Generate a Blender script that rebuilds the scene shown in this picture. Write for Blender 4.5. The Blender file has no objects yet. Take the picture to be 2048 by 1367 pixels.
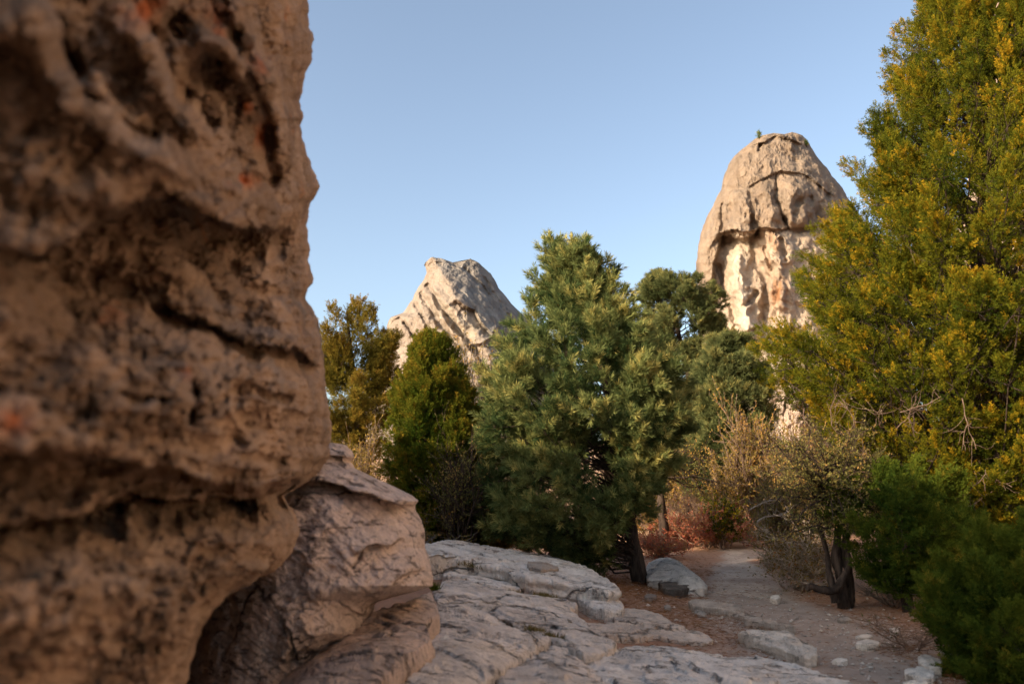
import bpy, math
import numpy as np
from mathutils import Vector

# ------------------------------------------------------------------ camera, sky, sun, exposure
scene = bpy.context.scene
C = scene.collection
CAM = np.array([0.0, 0.0, 1.5])
FPX = 1593.0                      # focal length in pixels of the 2048 wide photograph
PITCH = math.atan(266.5 / FPX)
cam_d = bpy.data.cameras.new('camera')
cam_d.sensor_width = 36.0
cam_d.lens = FPX / 2048 * 36.0
cam_d.clip_start = 0.02
cam_d.clip_end = 9000
cam_d.dof.use_dof = True
cam_d.dof.focus_distance = 18.0
cam_d.dof.aperture_fstop = 1.9
cam = bpy.data.objects.new('camera', cam_d)
C.objects.link(cam)
cam.location = CAM
cam.rotation_euler = (math.pi / 2 + PITCH, 0, 0)
scene.camera = cam

SUN_EL = math.radians(21)
SUN_AZ = math.atan2(-0.875, -0.485)          # measured from +Y towards +X
SUNV = Vector((math.sin(SUN_AZ) * math.cos(SUN_EL), math.cos(SUN_AZ) * math.cos(SUN_EL), math.sin(SUN_EL)))
world = bpy.data.worlds.new('World')
scene.world = world
world.use_nodes = True
wn = world.node_tree
wn.nodes.clear()
sky = wn.nodes.new('ShaderNodeTexSky')
sky.sky_type = 'NISHITA'
sky.sun_disc = False
sky.sun_elevation = SUN_EL
sky.sun_rotation = SUN_AZ
sky.altitude = 1500
sky.air_density = 1.0
sky.dust_density = 10.0
sky.ozone_density = 1.0
bg = wn.nodes.new('ShaderNodeBackground')
bg.inputs['Strength'].default_value = 0.108
wo = wn.nodes.new('ShaderNodeOutputWorld')
hs = wn.nodes.new('ShaderNodeHueSaturation')
hs.inputs['Saturation'].default_value = 0.84
wn.links.new(sky.outputs[0], hs.inputs['Color'])
tint = wn.nodes.new('ShaderNodeMix')
tint.data_type = 'RGBA'
tint.blend_type = 'MULTIPLY'
tint.inputs[0].default_value = 1.0
tint.inputs[7].default_value = (.95, .985, .965, 1)
wn.links.new(hs.outputs[0], tint.inputs[6])
wn.links.new(tint.outputs[2], bg.inputs[0])
wn.links.new(bg.outputs[0], wo.inputs[0])
sun_d = bpy.data.lights.new('sun', 'SUN')
sun_d.energy = 2.85
sun_d.angle = math.radians(0.5)
sun_d.color = (1.0, 0.78, 0.54)
sun = bpy.data.objects.new('sun', sun_d)
C.objects.link(sun)
sun.rotation_euler = SUNV.to_track_quat('Z', 'Y').to_euler()
scene.view_settings.view_transform = 'Standard'
scene.view_settings.look = 'None'
scene.view_settings.gamma = 1.0
scene.view_settings.exposure = 1.56
scene.cycles.use_denoising = True
scene.cycles.denoiser = 'OPENIMAGEDENOISE'
scene.cycles.denoising_input_passes = 'RGB_ALBEDO_NORMAL'
scene.cycles.denoising_prefilter = 'ACCURATE'
scene.cycles.max_bounces = 6
scene.cycles.diffuse_bounces = 5

# ------------------------------------------------------------------ numeric helpers
CP, SP = math.cos(PITCH), math.sin(PITCH)

def ray(px, py):
    """direction (with y = 1) through a point of the 2048 x 1367 photograph"""
    a = (np.asarray(px, float) - 1024.0) / FPX
    b = -(np.asarray(py, float) - 683.5) / FPX
    y = CP - b * SP
    z = SP + b * CP
    return np.stack([a / y, np.ones_like(a * y), z / y], -1)

def W(px, py, Y):
    px, py, Y = np.broadcast_arrays(np.asarray(px, float), np.asarray(py, float), np.asarray(Y, float))
    return CAM + ray(px, py) * Y[..., None]

def proj(P):
    d = P - CAM
    fy = d[..., 1] * CP + d[..., 2] * SP
    fz = -d[..., 1] * SP + d[..., 2] * CP
    fy = np.where(fy < 0.05, 0.05, fy)
    return 1024 + FPX * d[..., 0] / fy, 683.5 - FPX * fz / fy

_r0 = np.random.default_rng(7)
PERM = _r0.permutation(256)
PERM = np.concatenate([PERM, PERM, PERM])
GRAD = _r0.normal(size=(256, 3))
GRAD /= np.linalg.norm(GRAD, axis=1)[:, None]

def pn(p):
    p = np.asarray(p, float)
    sh = p.shape[:-1]
    p = p.reshape(-1, 3)
    i = np.floor(p).astype(np.int64)
    f = p - i
    i &= 255
    u = f * f * f * (f * (f * 6 - 15) + 10)
    out = np.zeros(len(p))
    for dx in (0, 1):
        wx = u[:, 0] if dx else 1 - u[:, 0]
        hx = PERM[(i[:, 0] + dx) & 255]
        for dy in (0, 1):
            wy = wx * (u[:, 1] if dy else 1 - u[:, 1])
            hy = PERM[hx + ((i[:, 1] + dy) & 255)]
            for dz in (0, 1):
                w = wy * (u[:, 2] if dz else 1 - u[:, 2])
                g = GRAD[PERM[hy + ((i[:, 2] + dz) & 255)]]
                out += w * ((f[:, 0] - dx) * g[:, 0] + (f[:, 1] - dy) * g[:, 1] + (f[:, 2] - dz) * g[:, 2])
    return (out * 1.6).reshape(sh)

def fbm(p, octv=5, gain=0.5, ridged=False):
    p = np.asarray(p, float)
    s, a, t = 0.0, 1.0, 0.0
    for k in range(octv):
        n = pn(p * 2.03 ** k + 17.3 * k)
        s = s + a * ((0.35 - np.abs(n)) * 1.6 if ridged else n)
        t += a
        a *= gain
    return s / t * 1.5

def sst(a, b, x):
    t = np.clip((x - a) / (b - a), 0, 1)
    return t * t * (3 - 2 * t)

def curve(pts, y):
    pts = np.array(sorted(pts), float)
    return np.interp(y, pts[:, 0], pts[:, 1])

def polyd(px, py, poly):
    """distance to a polyline, signed offset (positive = below a left-to-right line), fraction along"""
    best = np.full(px.shape, 1e9)
    sgn = np.zeros(px.shape)
    tt = np.zeros(px.shape)
    n = len(poly) - 1
    for k in range(n):
        ax, ay = poly[k]
        bx, by = poly[k + 1]
        dx, dy = bx - ax, by - ay
        L2 = dx * dx + dy * dy + 1e-9
        t = np.clip(((px - ax) * dx + (py - ay) * dy) / L2, 0, 1)
        d = np.hypot(px - ax - t * dx, py - ay - t * dy)
        s = (py - ay) * dx - (px - ax) * dy
        m = d < best
        best = np.where(m, d, best)
        sgn = np.where(m, np.sign(s), sgn)
        tt = np.where(m, (k + t) / n, tt)
    return best, sgn, tt

def ends(t, e=0.12):
    return sst(0, e, t) * sst(0, e, 1 - t)

class Sculpt:
    """adds up relief (towards the viewer side of a rock face) from cracks, lips and bulges"""
    def __init__(self, px, py, warp=6.0, sc=60.0, seed=0):
        q = np.stack([px / sc, py / sc, np.full(px.shape, seed + .5)], -1)
        self.px = px + warp * fbm(q, 3)
        self.py = py + warp * fbm(q + 31.7, 3)
        self.d = np.zeros(px.shape)
    def crack(self, poly, w, h, taper=.12):
        d, s, t = polyd(self.px, self.py, poly)
        self.d -= h * np.exp(-(d / w) ** 2) * ends(t, taper)
        return self
    def ridge(self, poly, w, h, taper=.2):
        return self.crack(poly, w, -h, taper)
    def lip(self, poly, h, up, down, w=3.0, taper=.1, sink=0.0):
        """rock above the line stands proud by h and fades over `up` px; below it sinks and recovers over `down` px"""
        d, s, t = polyd(self.px, self.py, poly)
        e = ends(t, taper)
        sd = d * s
        k = sst(-w, w, sd)
        self.d += e * (h * (1 - k) * np.exp(-(d / up) ** 2) - sink * k * np.exp(-(d / down) ** 1.5))
        return self
    def bump(self, cx, cy, rx, ry, h, rot=0.0, p=2.0):
        c, s = math.cos(math.radians(rot)), math.sin(math.radians(rot))
        x = (self.px - cx) * c + (self.py - cy) * s
        y = -(self.px - cx) * s + (self.py - cy) * c
        self.d += h * np.exp(-((x / rx) ** 2 + (y / ry) ** 2) ** (p / 2))
        return self

def blob(px, py, cx, cy, rx, ry, rot=0.0):
    c, s = math.cos(math.radians(rot)), math.sin(math.radians(rot))
    x = (px - cx) * c + (py - cy) * s
    y = -(px - cx) * s + (py - cy) * c
    return np.exp(-((x / rx) ** 2 + (y / ry) ** 2))

# ------------------------------------------------------------------ object helpers
def tag(o, label=None, cat=None, group=None, kind=None):
    if label: o['label'] = label
    if cat: o['category'] = cat
    if group: o['group'] = group
    if kind: o['kind'] = kind
    return o

def mk(name, V, F, mat, parent=None, smooth=True, fattr=None, col=None):
    V = np.ascontiguousarray(V, dtype=np.float32).reshape(-1, 3)
    F = np.ascontiguousarray(F, dtype=np.int32)
    n, k = F.shape
    me = bpy.data.meshes.new(name)
    me.vertices.add(len(V))
    me.vertices.foreach_set('co', V.ravel())
    me.loops.add(n * k)
    me.loops.foreach_set('vertex_index', F.ravel())
    me.polygons.add(n)
    me.polygons.foreach_set('loop_start', np.arange(0, n * k, k, dtype=np.int32))
    me.polygons.foreach_set('loop_total', np.full(n, k, dtype=np.int32))
    me.polygons.foreach_set('use_smooth', np.full(n, bool(smooth)))
    if fattr is not None:
        a = me.attributes.new('rnd', 'FLOAT', 'FACE')
        a.data.foreach_set('value', np.ascontiguousarray(fattr, dtype=np.float32))
    if col is not None:
        col = np.clip(np.asarray(col, float).reshape(-1, 3), 0, 1)
        a = me.attributes.new('Col', 'FLOAT_COLOR', 'POINT')
        c4 = np.ones((len(V), 4), dtype=np.float32)
        c4[:, :3] = col
        a.data.foreach_set('color', c4.ravel())
    me.update(calc_edges=True)
    me.validate()
    me.materials.append(mat)
    o = bpy.data.objects.new(name, me)
    C.objects.link(o)
    if parent is not None:
        o.parent = parent
        o.matrix_parent_inverse.identity()
        o.location = -parent.location
    return o

def empty(name, loc):
    o = bpy.data.objects.new(name, None)
    C.objects.link(o)
    o.location = Vector([float(v) for v in loc])
    o.empty_display_size = .2
    return o

def gridF(nr, nc, wrap=False):
    r = np.arange(nr - 1)[:, None]
    c = np.arange(nc if wrap else nc - 1)[None, :]
    c2 = (c + 1) % nc
    a = r * nc + c
    b = r * nc + c2
    return np.stack([a, b, b + nc, a + nc], -1).reshape(-1, 4)

def norm(v):
    return v / (np.linalg.norm(v, axis=-1, keepdims=True) + 1e-9)

def frame(d):
    ref = np.where(np.abs(d[..., 2:3]) < .9, np.array([0, 0, 1.0]), np.array([1.0, 0, 0]))
    u = norm(np.cross(d, ref))
    return u, np.cross(d, u)

def prisms(P0, P1, R0, R1, n=3):
    d = norm(P1 - P0)
    u, v = frame(d)
    a = np.arange(n) / n * 2 * np.pi
    ring = np.cos(a)[None, :, None] * u[:, None] + np.sin(a)[None, :, None] * v[:, None]
    A = P0[:, None] + ring * R0[:, None, None]
    B = P1[:, None] + ring * R1[:, None, None]
    V = np.concatenate([A, B], 1)
    m = len(P0)
    k = np.arange(n)
    q = np.stack([k, (k + 1) % n, (k + 1) % n + n, k + n], -1)
    F = (np.arange(m) * 2 * n)[:, None, None] + q[None]
    return V.reshape(-1, 3), F.reshape(-1, 4)

def strands(pts, r0, r1, n=3):
    """(m, K, 3) polylines -> tapered prisms"""
    m, K, _ = pts.shape
    t = np.linspace(0, 1, K)
    R = r0[:, None] * (1 - t) + r1[:, None] * t
    return prisms(pts[:, :-1].reshape(-1, 3), pts[:, 1:].reshape(-1, 3), R[:, :-1].ravel(), R[:, 1:].ravel(), n)

def joinm(parts):
    Vs, Fs, o = [], [], 0
    for V, F in parts:
        Vs.append(V); Fs.append(F + o); o += len(V)
    return np.concatenate(Vs), np.concatenate(Fs)

def tube(pts, rad, n=14, rough=.15, seed=0, sub=6):
    pts = np.asarray(pts, float)
    rad = np.asarray(rad, float)
    t = np.linspace(0, len(pts) - 1, (len(pts) - 1) * sub + 1)
    # catmull-rom
    P = np.vstack([2 * pts[0] - pts[1], pts, 2 * pts[-1] - pts[-2]])
    i = np.minimum(t.astype(int), len(pts) - 2)
    f = (t - i)[:, None]
    p0, p1, p2, p3 = P[i], P[i + 1], P[i + 2], P[i + 3]
    Q = .5 * (2 * p1 + (p2 - p0) * f + (2 * p0 - 5 * p1 + 4 * p2 - p3) * f ** 2 + (3 * p1 - p0 - 3 * p2 + p3) * f ** 3)
    R = np.interp(t, np.arange(len(pts)), rad)
    d = norm(np.gradient(Q, axis=0))
    u = np.zeros_like(d)
    ref = np.array([1.0, 0.2, 0])
    for k in range(len(d)):
        ref = ref - d[k] * ref.dot(d[k])
        ref /= np.linalg.norm(ref) + 1e-9
        u[k] = ref
    v = np.cross(d, u)
    a = np.arange(n) / n * 2 * np.pi
    ring = np.cos(a)[None, :, None] * u[:, None] + np.sin(a)[None, :, None] * v[:, None]
    base = Q[:, None] + ring * R[:, None, None]
    s = 1 + rough * 1.6 * fbm(np.concatenate([base[..., :2] / (R.max() * .45), base[..., 2:] / (R.max() * 2.5)], -1) + seed, 3)
    V = Q[:, None] + ring * (R[:, None] * s)[..., None]
    return V.reshape(-1, 3), gridF(len(Q), n, True)

# ------------------------------------------------------------------ materials
def nt(name):
    m = bpy.data.materials.new(name)
    m.use_nodes = True
    t = m.node_tree
    t.nodes.clear()
    return m, t

class NG:
    def __init__(self, t):
        self.t = t
    def n(self, typ, **kw):
        nd = self.t.nodes.new(typ)
        for k, v in kw.items():
            setattr(nd, k, v)
        return nd
    def l(self, a, b):
        self.t.links.new(a, b)
    def noise(self, vec, scale, detail=6, rough=.6, dist=0.0):
        nd = self.n('ShaderNodeTexNoise')
        nd.inputs['Scale'].default_value = scale
        nd.inputs['Detail'].default_value = detail
        nd.inputs['Roughness'].default_value = rough
        nd.inputs['Distortion'].default_value = dist
        self.l(vec, nd.inputs['Vector'])
        return nd.outputs['Fac']
    def ramp(self, fac, a, b, lo=0.0, hi=1.0):
        nd = self.n('ShaderNodeMapRange', interpolation_type='SMOOTHSTEP')
        nd.inputs[1].default_value = a
        nd.inputs[2].default_value = b
        nd.inputs[3].default_value = lo
        nd.inputs[4].default_value = hi
        self.l(fac, nd.inputs[0])
        return nd.outputs[0]
    def mix(self, fac, a, b, mode='MIX'):
        nd = self.n('ShaderNodeMix', data_type='RGBA', blend_type=mode)
        for s, v in ((nd.inputs[0], fac), (nd.inputs[6], a), (nd.inputs[7], b)):
            if isinstance(v, (int, float)):
                s.default_value = v
            elif isinstance(v, tuple):
                s.default_value = (*v, 1.0)
            else:
                self.l(v, s)
        return nd.outputs[2]
    def math(self, op, a, b):
        nd = self.n('ShaderNodeMath', operation=op)
        for s, v in zip(nd.inputs, (a, b)):
            if isinstance(v, (int, float)): s.default_value = v
            else: self.l(v, s)
        return nd.outputs[0]

def rock_mat(name, scale=1.0, speck=.5, speck_col=(.05, .045, .04), mott=.35, bump=.5, stretch=(1, 1, 1), rot=(0, 0, 0), bump_dist=.02, light=(.5, .46, .42), cracks=0.0, streak=None, grain=.35):
    """weathered granite: the mesh colour carries the broad tints, the nodes add grain, mottling and lichen"""
    m, t = nt(name)
    g = NG(t)
    tc = g.n('ShaderNodeTexCoord')
    mp = g.n('ShaderNodeMapping')
    mp.inputs['Scale'].default_value = [s * scale for s in stretch]
    mp.inputs['Rotation'].default_value = rot
    g.l(tc.outputs['Object'], mp.inputs['Vector'])
    v = mp.outputs['Vector']
    at = g.n('ShaderNodeAttribute', attribute_name='Col')
    n1 = g.noise(v, 2.2, 8, .65, .4)
    n2 = g.noise(v, 9.0, 8, .7, .6)
    n3 = g.noise(v, 60.0, 4, .7)
    c = at.outputs['Color']
    c = g.mix(g.ramp(n1, .35, .68, 0, mott), c, g.mix(1.0, c, (.55, .5, .47), 'MULTIPLY'))
    c = g.mix(g.ramp(n2, .48, .72, 0, mott), c, g.mix(.55, c, light))
    c = g.mix(g.ramp(g.math('ADD', g.math('MULTIPLY', n2, .6), g.math('MULTIPLY', n3, .55)), .61, .72, 0, speck), c, speck_col)
    c = g.mix(g.ramp(n3, .35, .7, 0, grain), c, g.mix(1.0, c, (.6, .57, .55), 'MULTIPLY'))
    h = g.math('ADD', g.math('MULTIPLY', n2, 1.0), g.math('MULTIPLY', n3, .35))
    if streak:
        ms = g.n('ShaderNodeMapping')
        ms.inputs['Scale'].default_value = streak[0]
        ms.inputs['Rotation'].default_value = streak[1]
        g.l(tc.outputs['Object'], ms.inputs['Vector'])
        s1 = g.noise(ms.outputs['Vector'], 1.0, 6, .72, .8)
        s2 = g.noise(v, 1.1, 3, .6)
        sm = g.ramp(g.math('ADD', s1, g.math('MULTIPLY', g.math('SUBTRACT', s2, .5), .35)), .555, .65, 0, streak[2])
        c = g.mix(sm, c, speck_col)
        h = g.math('SUBTRACT', h, g.math('MULTIPLY', sm, .5))
    if cracks:
        wv = g.n('ShaderNodeTexVoronoi', feature='DISTANCE_TO_EDGE')
        wv.inputs['Scale'].default_value = cracks
        va = g.n('ShaderNodeVectorMath', operation='ADD')
        nd = g.n('ShaderNodeTexNoise')
        nd.inputs['Scale'].default_value = 3.0
        nd.inputs['Detail'].default_value = 5
        g.l(v, nd.inputs['Vector'])
        vs = g.n('ShaderNodeVectorMath', operation='SCALE')
        vs.inputs[3].default_value = .45
        g.l(nd.outputs['Color'], vs.inputs[0])
        g.l(v, va.inputs[0]); g.l(vs.outputs[0], va.inputs[1])
        g.l(va.outputs[0], wv.inputs['Vector'])
        ck = g.math('MULTIPLY', g.ramp(wv.outputs['Distance'], .0, .02, 1, 0), g.ramp(n1, .4, .55))
        h = g.math('SUBTRACT', h, g.math('MULTIPLY', ck, 2.6))
        c = g.mix(g.math('MULTIPLY', ck, .75), c, speck_col)
    b = g.n('ShaderNodeBump')
    b.inputs['Strength'].default_value = bump
    b.inputs['Distance'].default_value = bump_dist
    g.l(h, b.inputs['Height'])
    p = g.n('ShaderNodeBsdfPrincipled')
    g.l(c, p.inputs['Base Color'])
    p.inputs['Roughness'].default_value = .9
    p.inputs['Specular IOR Level'].default_value = .2
    g.l(b.outputs[0], p.inputs['Normal'])
    o = g.n('ShaderNodeOutputMaterial')
    g.l(p.outputs[0], o.inputs[0])
    return m

def leaf_mat(name, a, b, c, clump=1.3, transl=.3, third=.35):
    m, t = nt(name)
    g = NG(t)
    tc = g.n('ShaderNodeTexCoord')
    at = g.n('ShaderNodeAttribute', attribute_name='rnd')
    n1 = g.noise(tc.outputs['Object'], clump, 3, .6)
    col = g.mix(g.ramp(g.math('ADD', g.math('MULTIPLY', at.outputs['Fac'], .5), g.math('MULTIPLY', n1, .6)), .3, .8), a, b)
    sel = g.math('ADD', at.outputs['Fac'], g.math('MULTIPLY', g.math('SUBTRACT', n1, .5), .5))
    col = g.mix(g.ramp(sel, 1.05 - third, 1.3 - third), col, c)
    df = g.n('ShaderNodeBsdfDiffuse')
    tr = g.n('ShaderNodeBsdfTranslucent')
    g.l(col, df.inputs[0])
    g.l(col, tr.inputs[0])
    mx = g.n('ShaderNodeMixShader')
    mx.inputs[0].default_value = transl
    g.l(df.outputs[0], mx.inputs[1])
    g.l(tr.outputs[0], mx.inputs[2])
    o = g.n('ShaderNodeOutputMaterial')
    g.l(mx.outputs[0], o.inputs[0])
    return m

def wood_mat(name, a, b, scale=14):
    m, t = nt(name)
    g = NG(t)
    tc = g.n('ShaderNodeTexCoord')
    mp = g.n('ShaderNodeMapping')
    mp.inputs['Scale'].default_value = (1, 1, .25)
    g.l(tc.outputs['Object'], mp.inputs['Vector'])
    n1 = g.noise(mp.outputs['Vector'], scale, 6, .7, .5)
    col = g.mix(g.ramp(n1, .35, .65), a, b)
    bp = g.n('ShaderNodeBump')
    bp.inputs['Strength'].default_value = .7
    bp.inputs['Distance'].default_value = .02
    g.l(n1, bp.inputs['Height'])
    p = g.n('ShaderNodeBsdfPrincipled')
    p.inputs['Roughness'].default_value = .9
    p.inputs['Specular IOR Level'].default_value = .15
    g.l(col, p.inputs['Base Color'])
    g.l(bp.outputs[0], p.inputs['Normal'])
    o = g.n('ShaderNodeOutputMaterial')
    g.l(p.outputs[0], o.inputs[0])
    return m

M = {}
M['wall'] = rock_mat('brown_wall_rock', 1.0, .4, (.08, .05, .034), .5, .8, bump_dist=.035, light=(.54, .38, .27))
M['boulder'] = rock_mat('pink_boulder_rock', 1.3, .75, (.09, .07, .06), .4, .9, (1.5, 1.5, 1.0), (0, math.radians(38), 0), bump_dist=.03, light=(.62, .5, .42), cracks=.5, streak=((7, 7, 34), (0, math.radians(38), 0), .75))
M['slab'] = rock_mat('grey_slab_rock', 1.5, .6, (.16, .13, .11), .16, .9, (1.0, 1.7, 1.6), (0, 0, math.radians(12)), bump_dist=.035, light=(.86, .77, .67), cracks=.55, streak=((4, 26, 12), (0, 0, math.radians(12)), .75), grain=.22)
M['far'] = rock_mat('far_granite', .16, .35, (.1, .085, .07), .5, .8, (1.5, 1.5, .7), bump_dist=.35, light=(.42, .34, .27))
M['stone'] = rock_mat('loose_stone', 2.2, .6, (.1, .09, .08), .4, 1.0, bump_dist=.02, light=(.6, .56, .5), streak=((10, 40, 20), (0, 0, math.radians(15)), .6))
M['dirt'] = rock_mat('dirt_ground', 3.0, .35, (.09, .055, .04), .25, .8, bump_dist=.012, light=(.5, .38, .3))
M['pine'] = leaf_mat('pine_needles', (.045, .085, .032), (.245, .265, .09), (.42, .37, .12), 1.2, .35)
M['pine_far'] = leaf_mat('far_pine_needles', (.06, .08, .03), (.18, .195, .075), (.30, .27, .09), 1.0, .3)
M['juniper'] = leaf_mat('juniper_scales', (.042, .066, .010), (.185, .168, .013), (.38, .235, .016), 1.3, .3, .36)
M['juniper_mid'] = leaf_mat('mid_juniper_scales', (.05, .09, .012), (.17, .165, .018), (.25, .17, .02), 1.2, .3)
M['juniper_old'] = leaf_mat('old_juniper_scales', (.11, .10, .018), (.25, .18, .03), (.3, .19, .035), 1.2, .3)
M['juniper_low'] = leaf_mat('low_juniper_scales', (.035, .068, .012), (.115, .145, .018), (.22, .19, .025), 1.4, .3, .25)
M['mahogany'] = leaf_mat('mahogany_leaves', (.20, .145, .04), (.37, .26, .065), (.44, .25, .07), 2.0, .3)
M['olive'] = leaf_mat('olive_leaves', (.15, .125, .035), (.32, .21, .06), (.40, .19, .06), 2.0, .3)
M['sage'] = leaf_mat('sage_leaves', (.13, .125, .04), (.28, .235, .075), (.40, .25, .08), 2.0, .3)
M['red'] = leaf_mat('red_leaves', (.36, .11, .07), (.46, .18, .10), (.40, .25, .10), 2.0, .3)
M['grass'] = leaf_mat('dry_grass', (.2, .15, .06), (.3, .22, .09), (.13, .13, .04), 3.0, .3)
M['litter'] = leaf_mat('dead_needles', (.19, .075, .03), (.26, .12, .05), (.3, .17, .08), 3.0, .1)
M['bark'] = wood_mat('dark_bark', (.022, .015, .012), (.085, .06, .045))
M['grey_wood'] = wood_mat('grey_wood', (.10, .085, .075), (.3, .25, .21), 20)
M['twig'] = wood_mat('brown_twigs', (.13, .085, .06), (.28, .19, .14), 20)
M['pale_twig'] = wood_mat('pale_dead_twigs', (.3, .24, .19), (.55, .46, .38), 20)

# ------------------------------------------------------------------ ground
def G(x, y):
    x = np.asarray(x, float); y = np.asarray(y, float)
    k = .5
    sp = k * np.log1p(np.exp(np.clip((1.5 - x) / k, -30, 30)))
    ramp = 1.15 * np.tanh(.2 * sp / 1.15)
    ramp = ramp * (1 - .75 * sst(10.5, 15.5, y))
    far = 1.3 * sst(16, 34, y) + 2.5 * sst(40, 130, y) + 40 * sst(220, 1100, np.hypot(x, y))
    right = .12 * sst(3.2, 6, x)
    dip = .5 * np.exp(-((x + 1.55) / .55) ** 2 - ((y - 4.0) / 1.1) ** 2)
    return ramp + far + right - dip

def hit(px, py, off=0.0):
    d = ray(px, py)
    px = np.atleast_1d(np.asarray(px, float))
    d = np.atleast_2d(d)
    Y = np.full(len(px), 1.0)
    done = np.zeros(len(px), bool)
    for step in np.arange(1.0, 60, .02):
        z = CAM[2] + d[:, 2] * step
        below = (z < G(d[:, 0] * step, step) + off) & ~done
        Y[below] = step
        done |= below
        if done.all(): break
    Y[~done] = 60
    return CAM + d * Y[:, None]

def hit1(px, py, off=0.0):
    return hit(np.array([px]), np.array([py]), off)[0]

def base_at(px, Y):
    x = float((px - 1024) / FPX * Y)
    # account for pitch: rays at the ground height
    for _ in range(4):
        z = float(G(x, Y))
        fy = Y * CP + (z - CAM[2]) * SP
        x = (px - 1024) / FPX * fy
    return np.array([x, Y, float(G(x, Y))])

def build_ground():
    ang = np.concatenate([np.radians(np.linspace(-42, 42, 560)), np.radians(np.linspace(44, 316, 70))])
    r = np.concatenate([np.linspace(.2, 3, 14), 3.0 * (40 / 3.0) ** np.linspace(.01, 1, 420), 40 * (6000 / 40) ** np.linspace(.02, 1, 50)])
    A, Rr = np.meshgrid(ang, r)
    x, y = Rr * np.sin(A), Rr * np.cos(A)
    z = G(x, y)
    p = np.stack([x, y, z * 0], -1)
    near = 1 - sst(30, 80, Rr)
    z = z + near * (.012 * fbm(p * .6, 4) + .007 * fbm(p * 5, 4)) + (1 - near) * .5 * fbm(p * .05, 3)
    px, py = proj(np.stack([x, y, z], -1))
    n1 = fbm(p * .9 + 3, 5)
    n2 = fbm(p * 5 + 9, 4)
    path = np.array([.41, .31, .245]) * np.ones(x.shape + (1,))
    red = np.array([.37, .215, .14])
    pale = np.array([.60, .48, .38])
    tan = np.array([.48, .29, .17])
    pc = np.interp(y, [0, 5, 8, 10, 13, 16, 20, 30], [2.0, 2.35, 2.9, 2.9, 3.6, 4.4, 5.5, 7])   # middle of the trail
    w = np.interp(y, [0, 5, 8, 10, 13, 16], [.95, .95, .85, .6, .38, .28])
    off = sst(w * .7, w * 1.5, np.abs(x - pc) + .35 * n1 + .12 * n2)
    c = path * (1 - off[..., None]) + red * off[..., None]
    pl = sst(.0, .6, n1 + .35) * (1 - off) * sst(9.4, 11.0, y)
    c = c * (1 - pl[..., None]) + pale * pl[..., None]
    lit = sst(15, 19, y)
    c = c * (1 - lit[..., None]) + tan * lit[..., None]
    c = c * (1 + .22 * n2[..., None])
    nr, nc = x.shape
    o = mk('ground', np.stack([x, y, z], -1), gridF(nr, nc, True)[:, ::-1], M['dirt'], col=c)
    tag(o, kind='structure')

build_ground()

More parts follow.
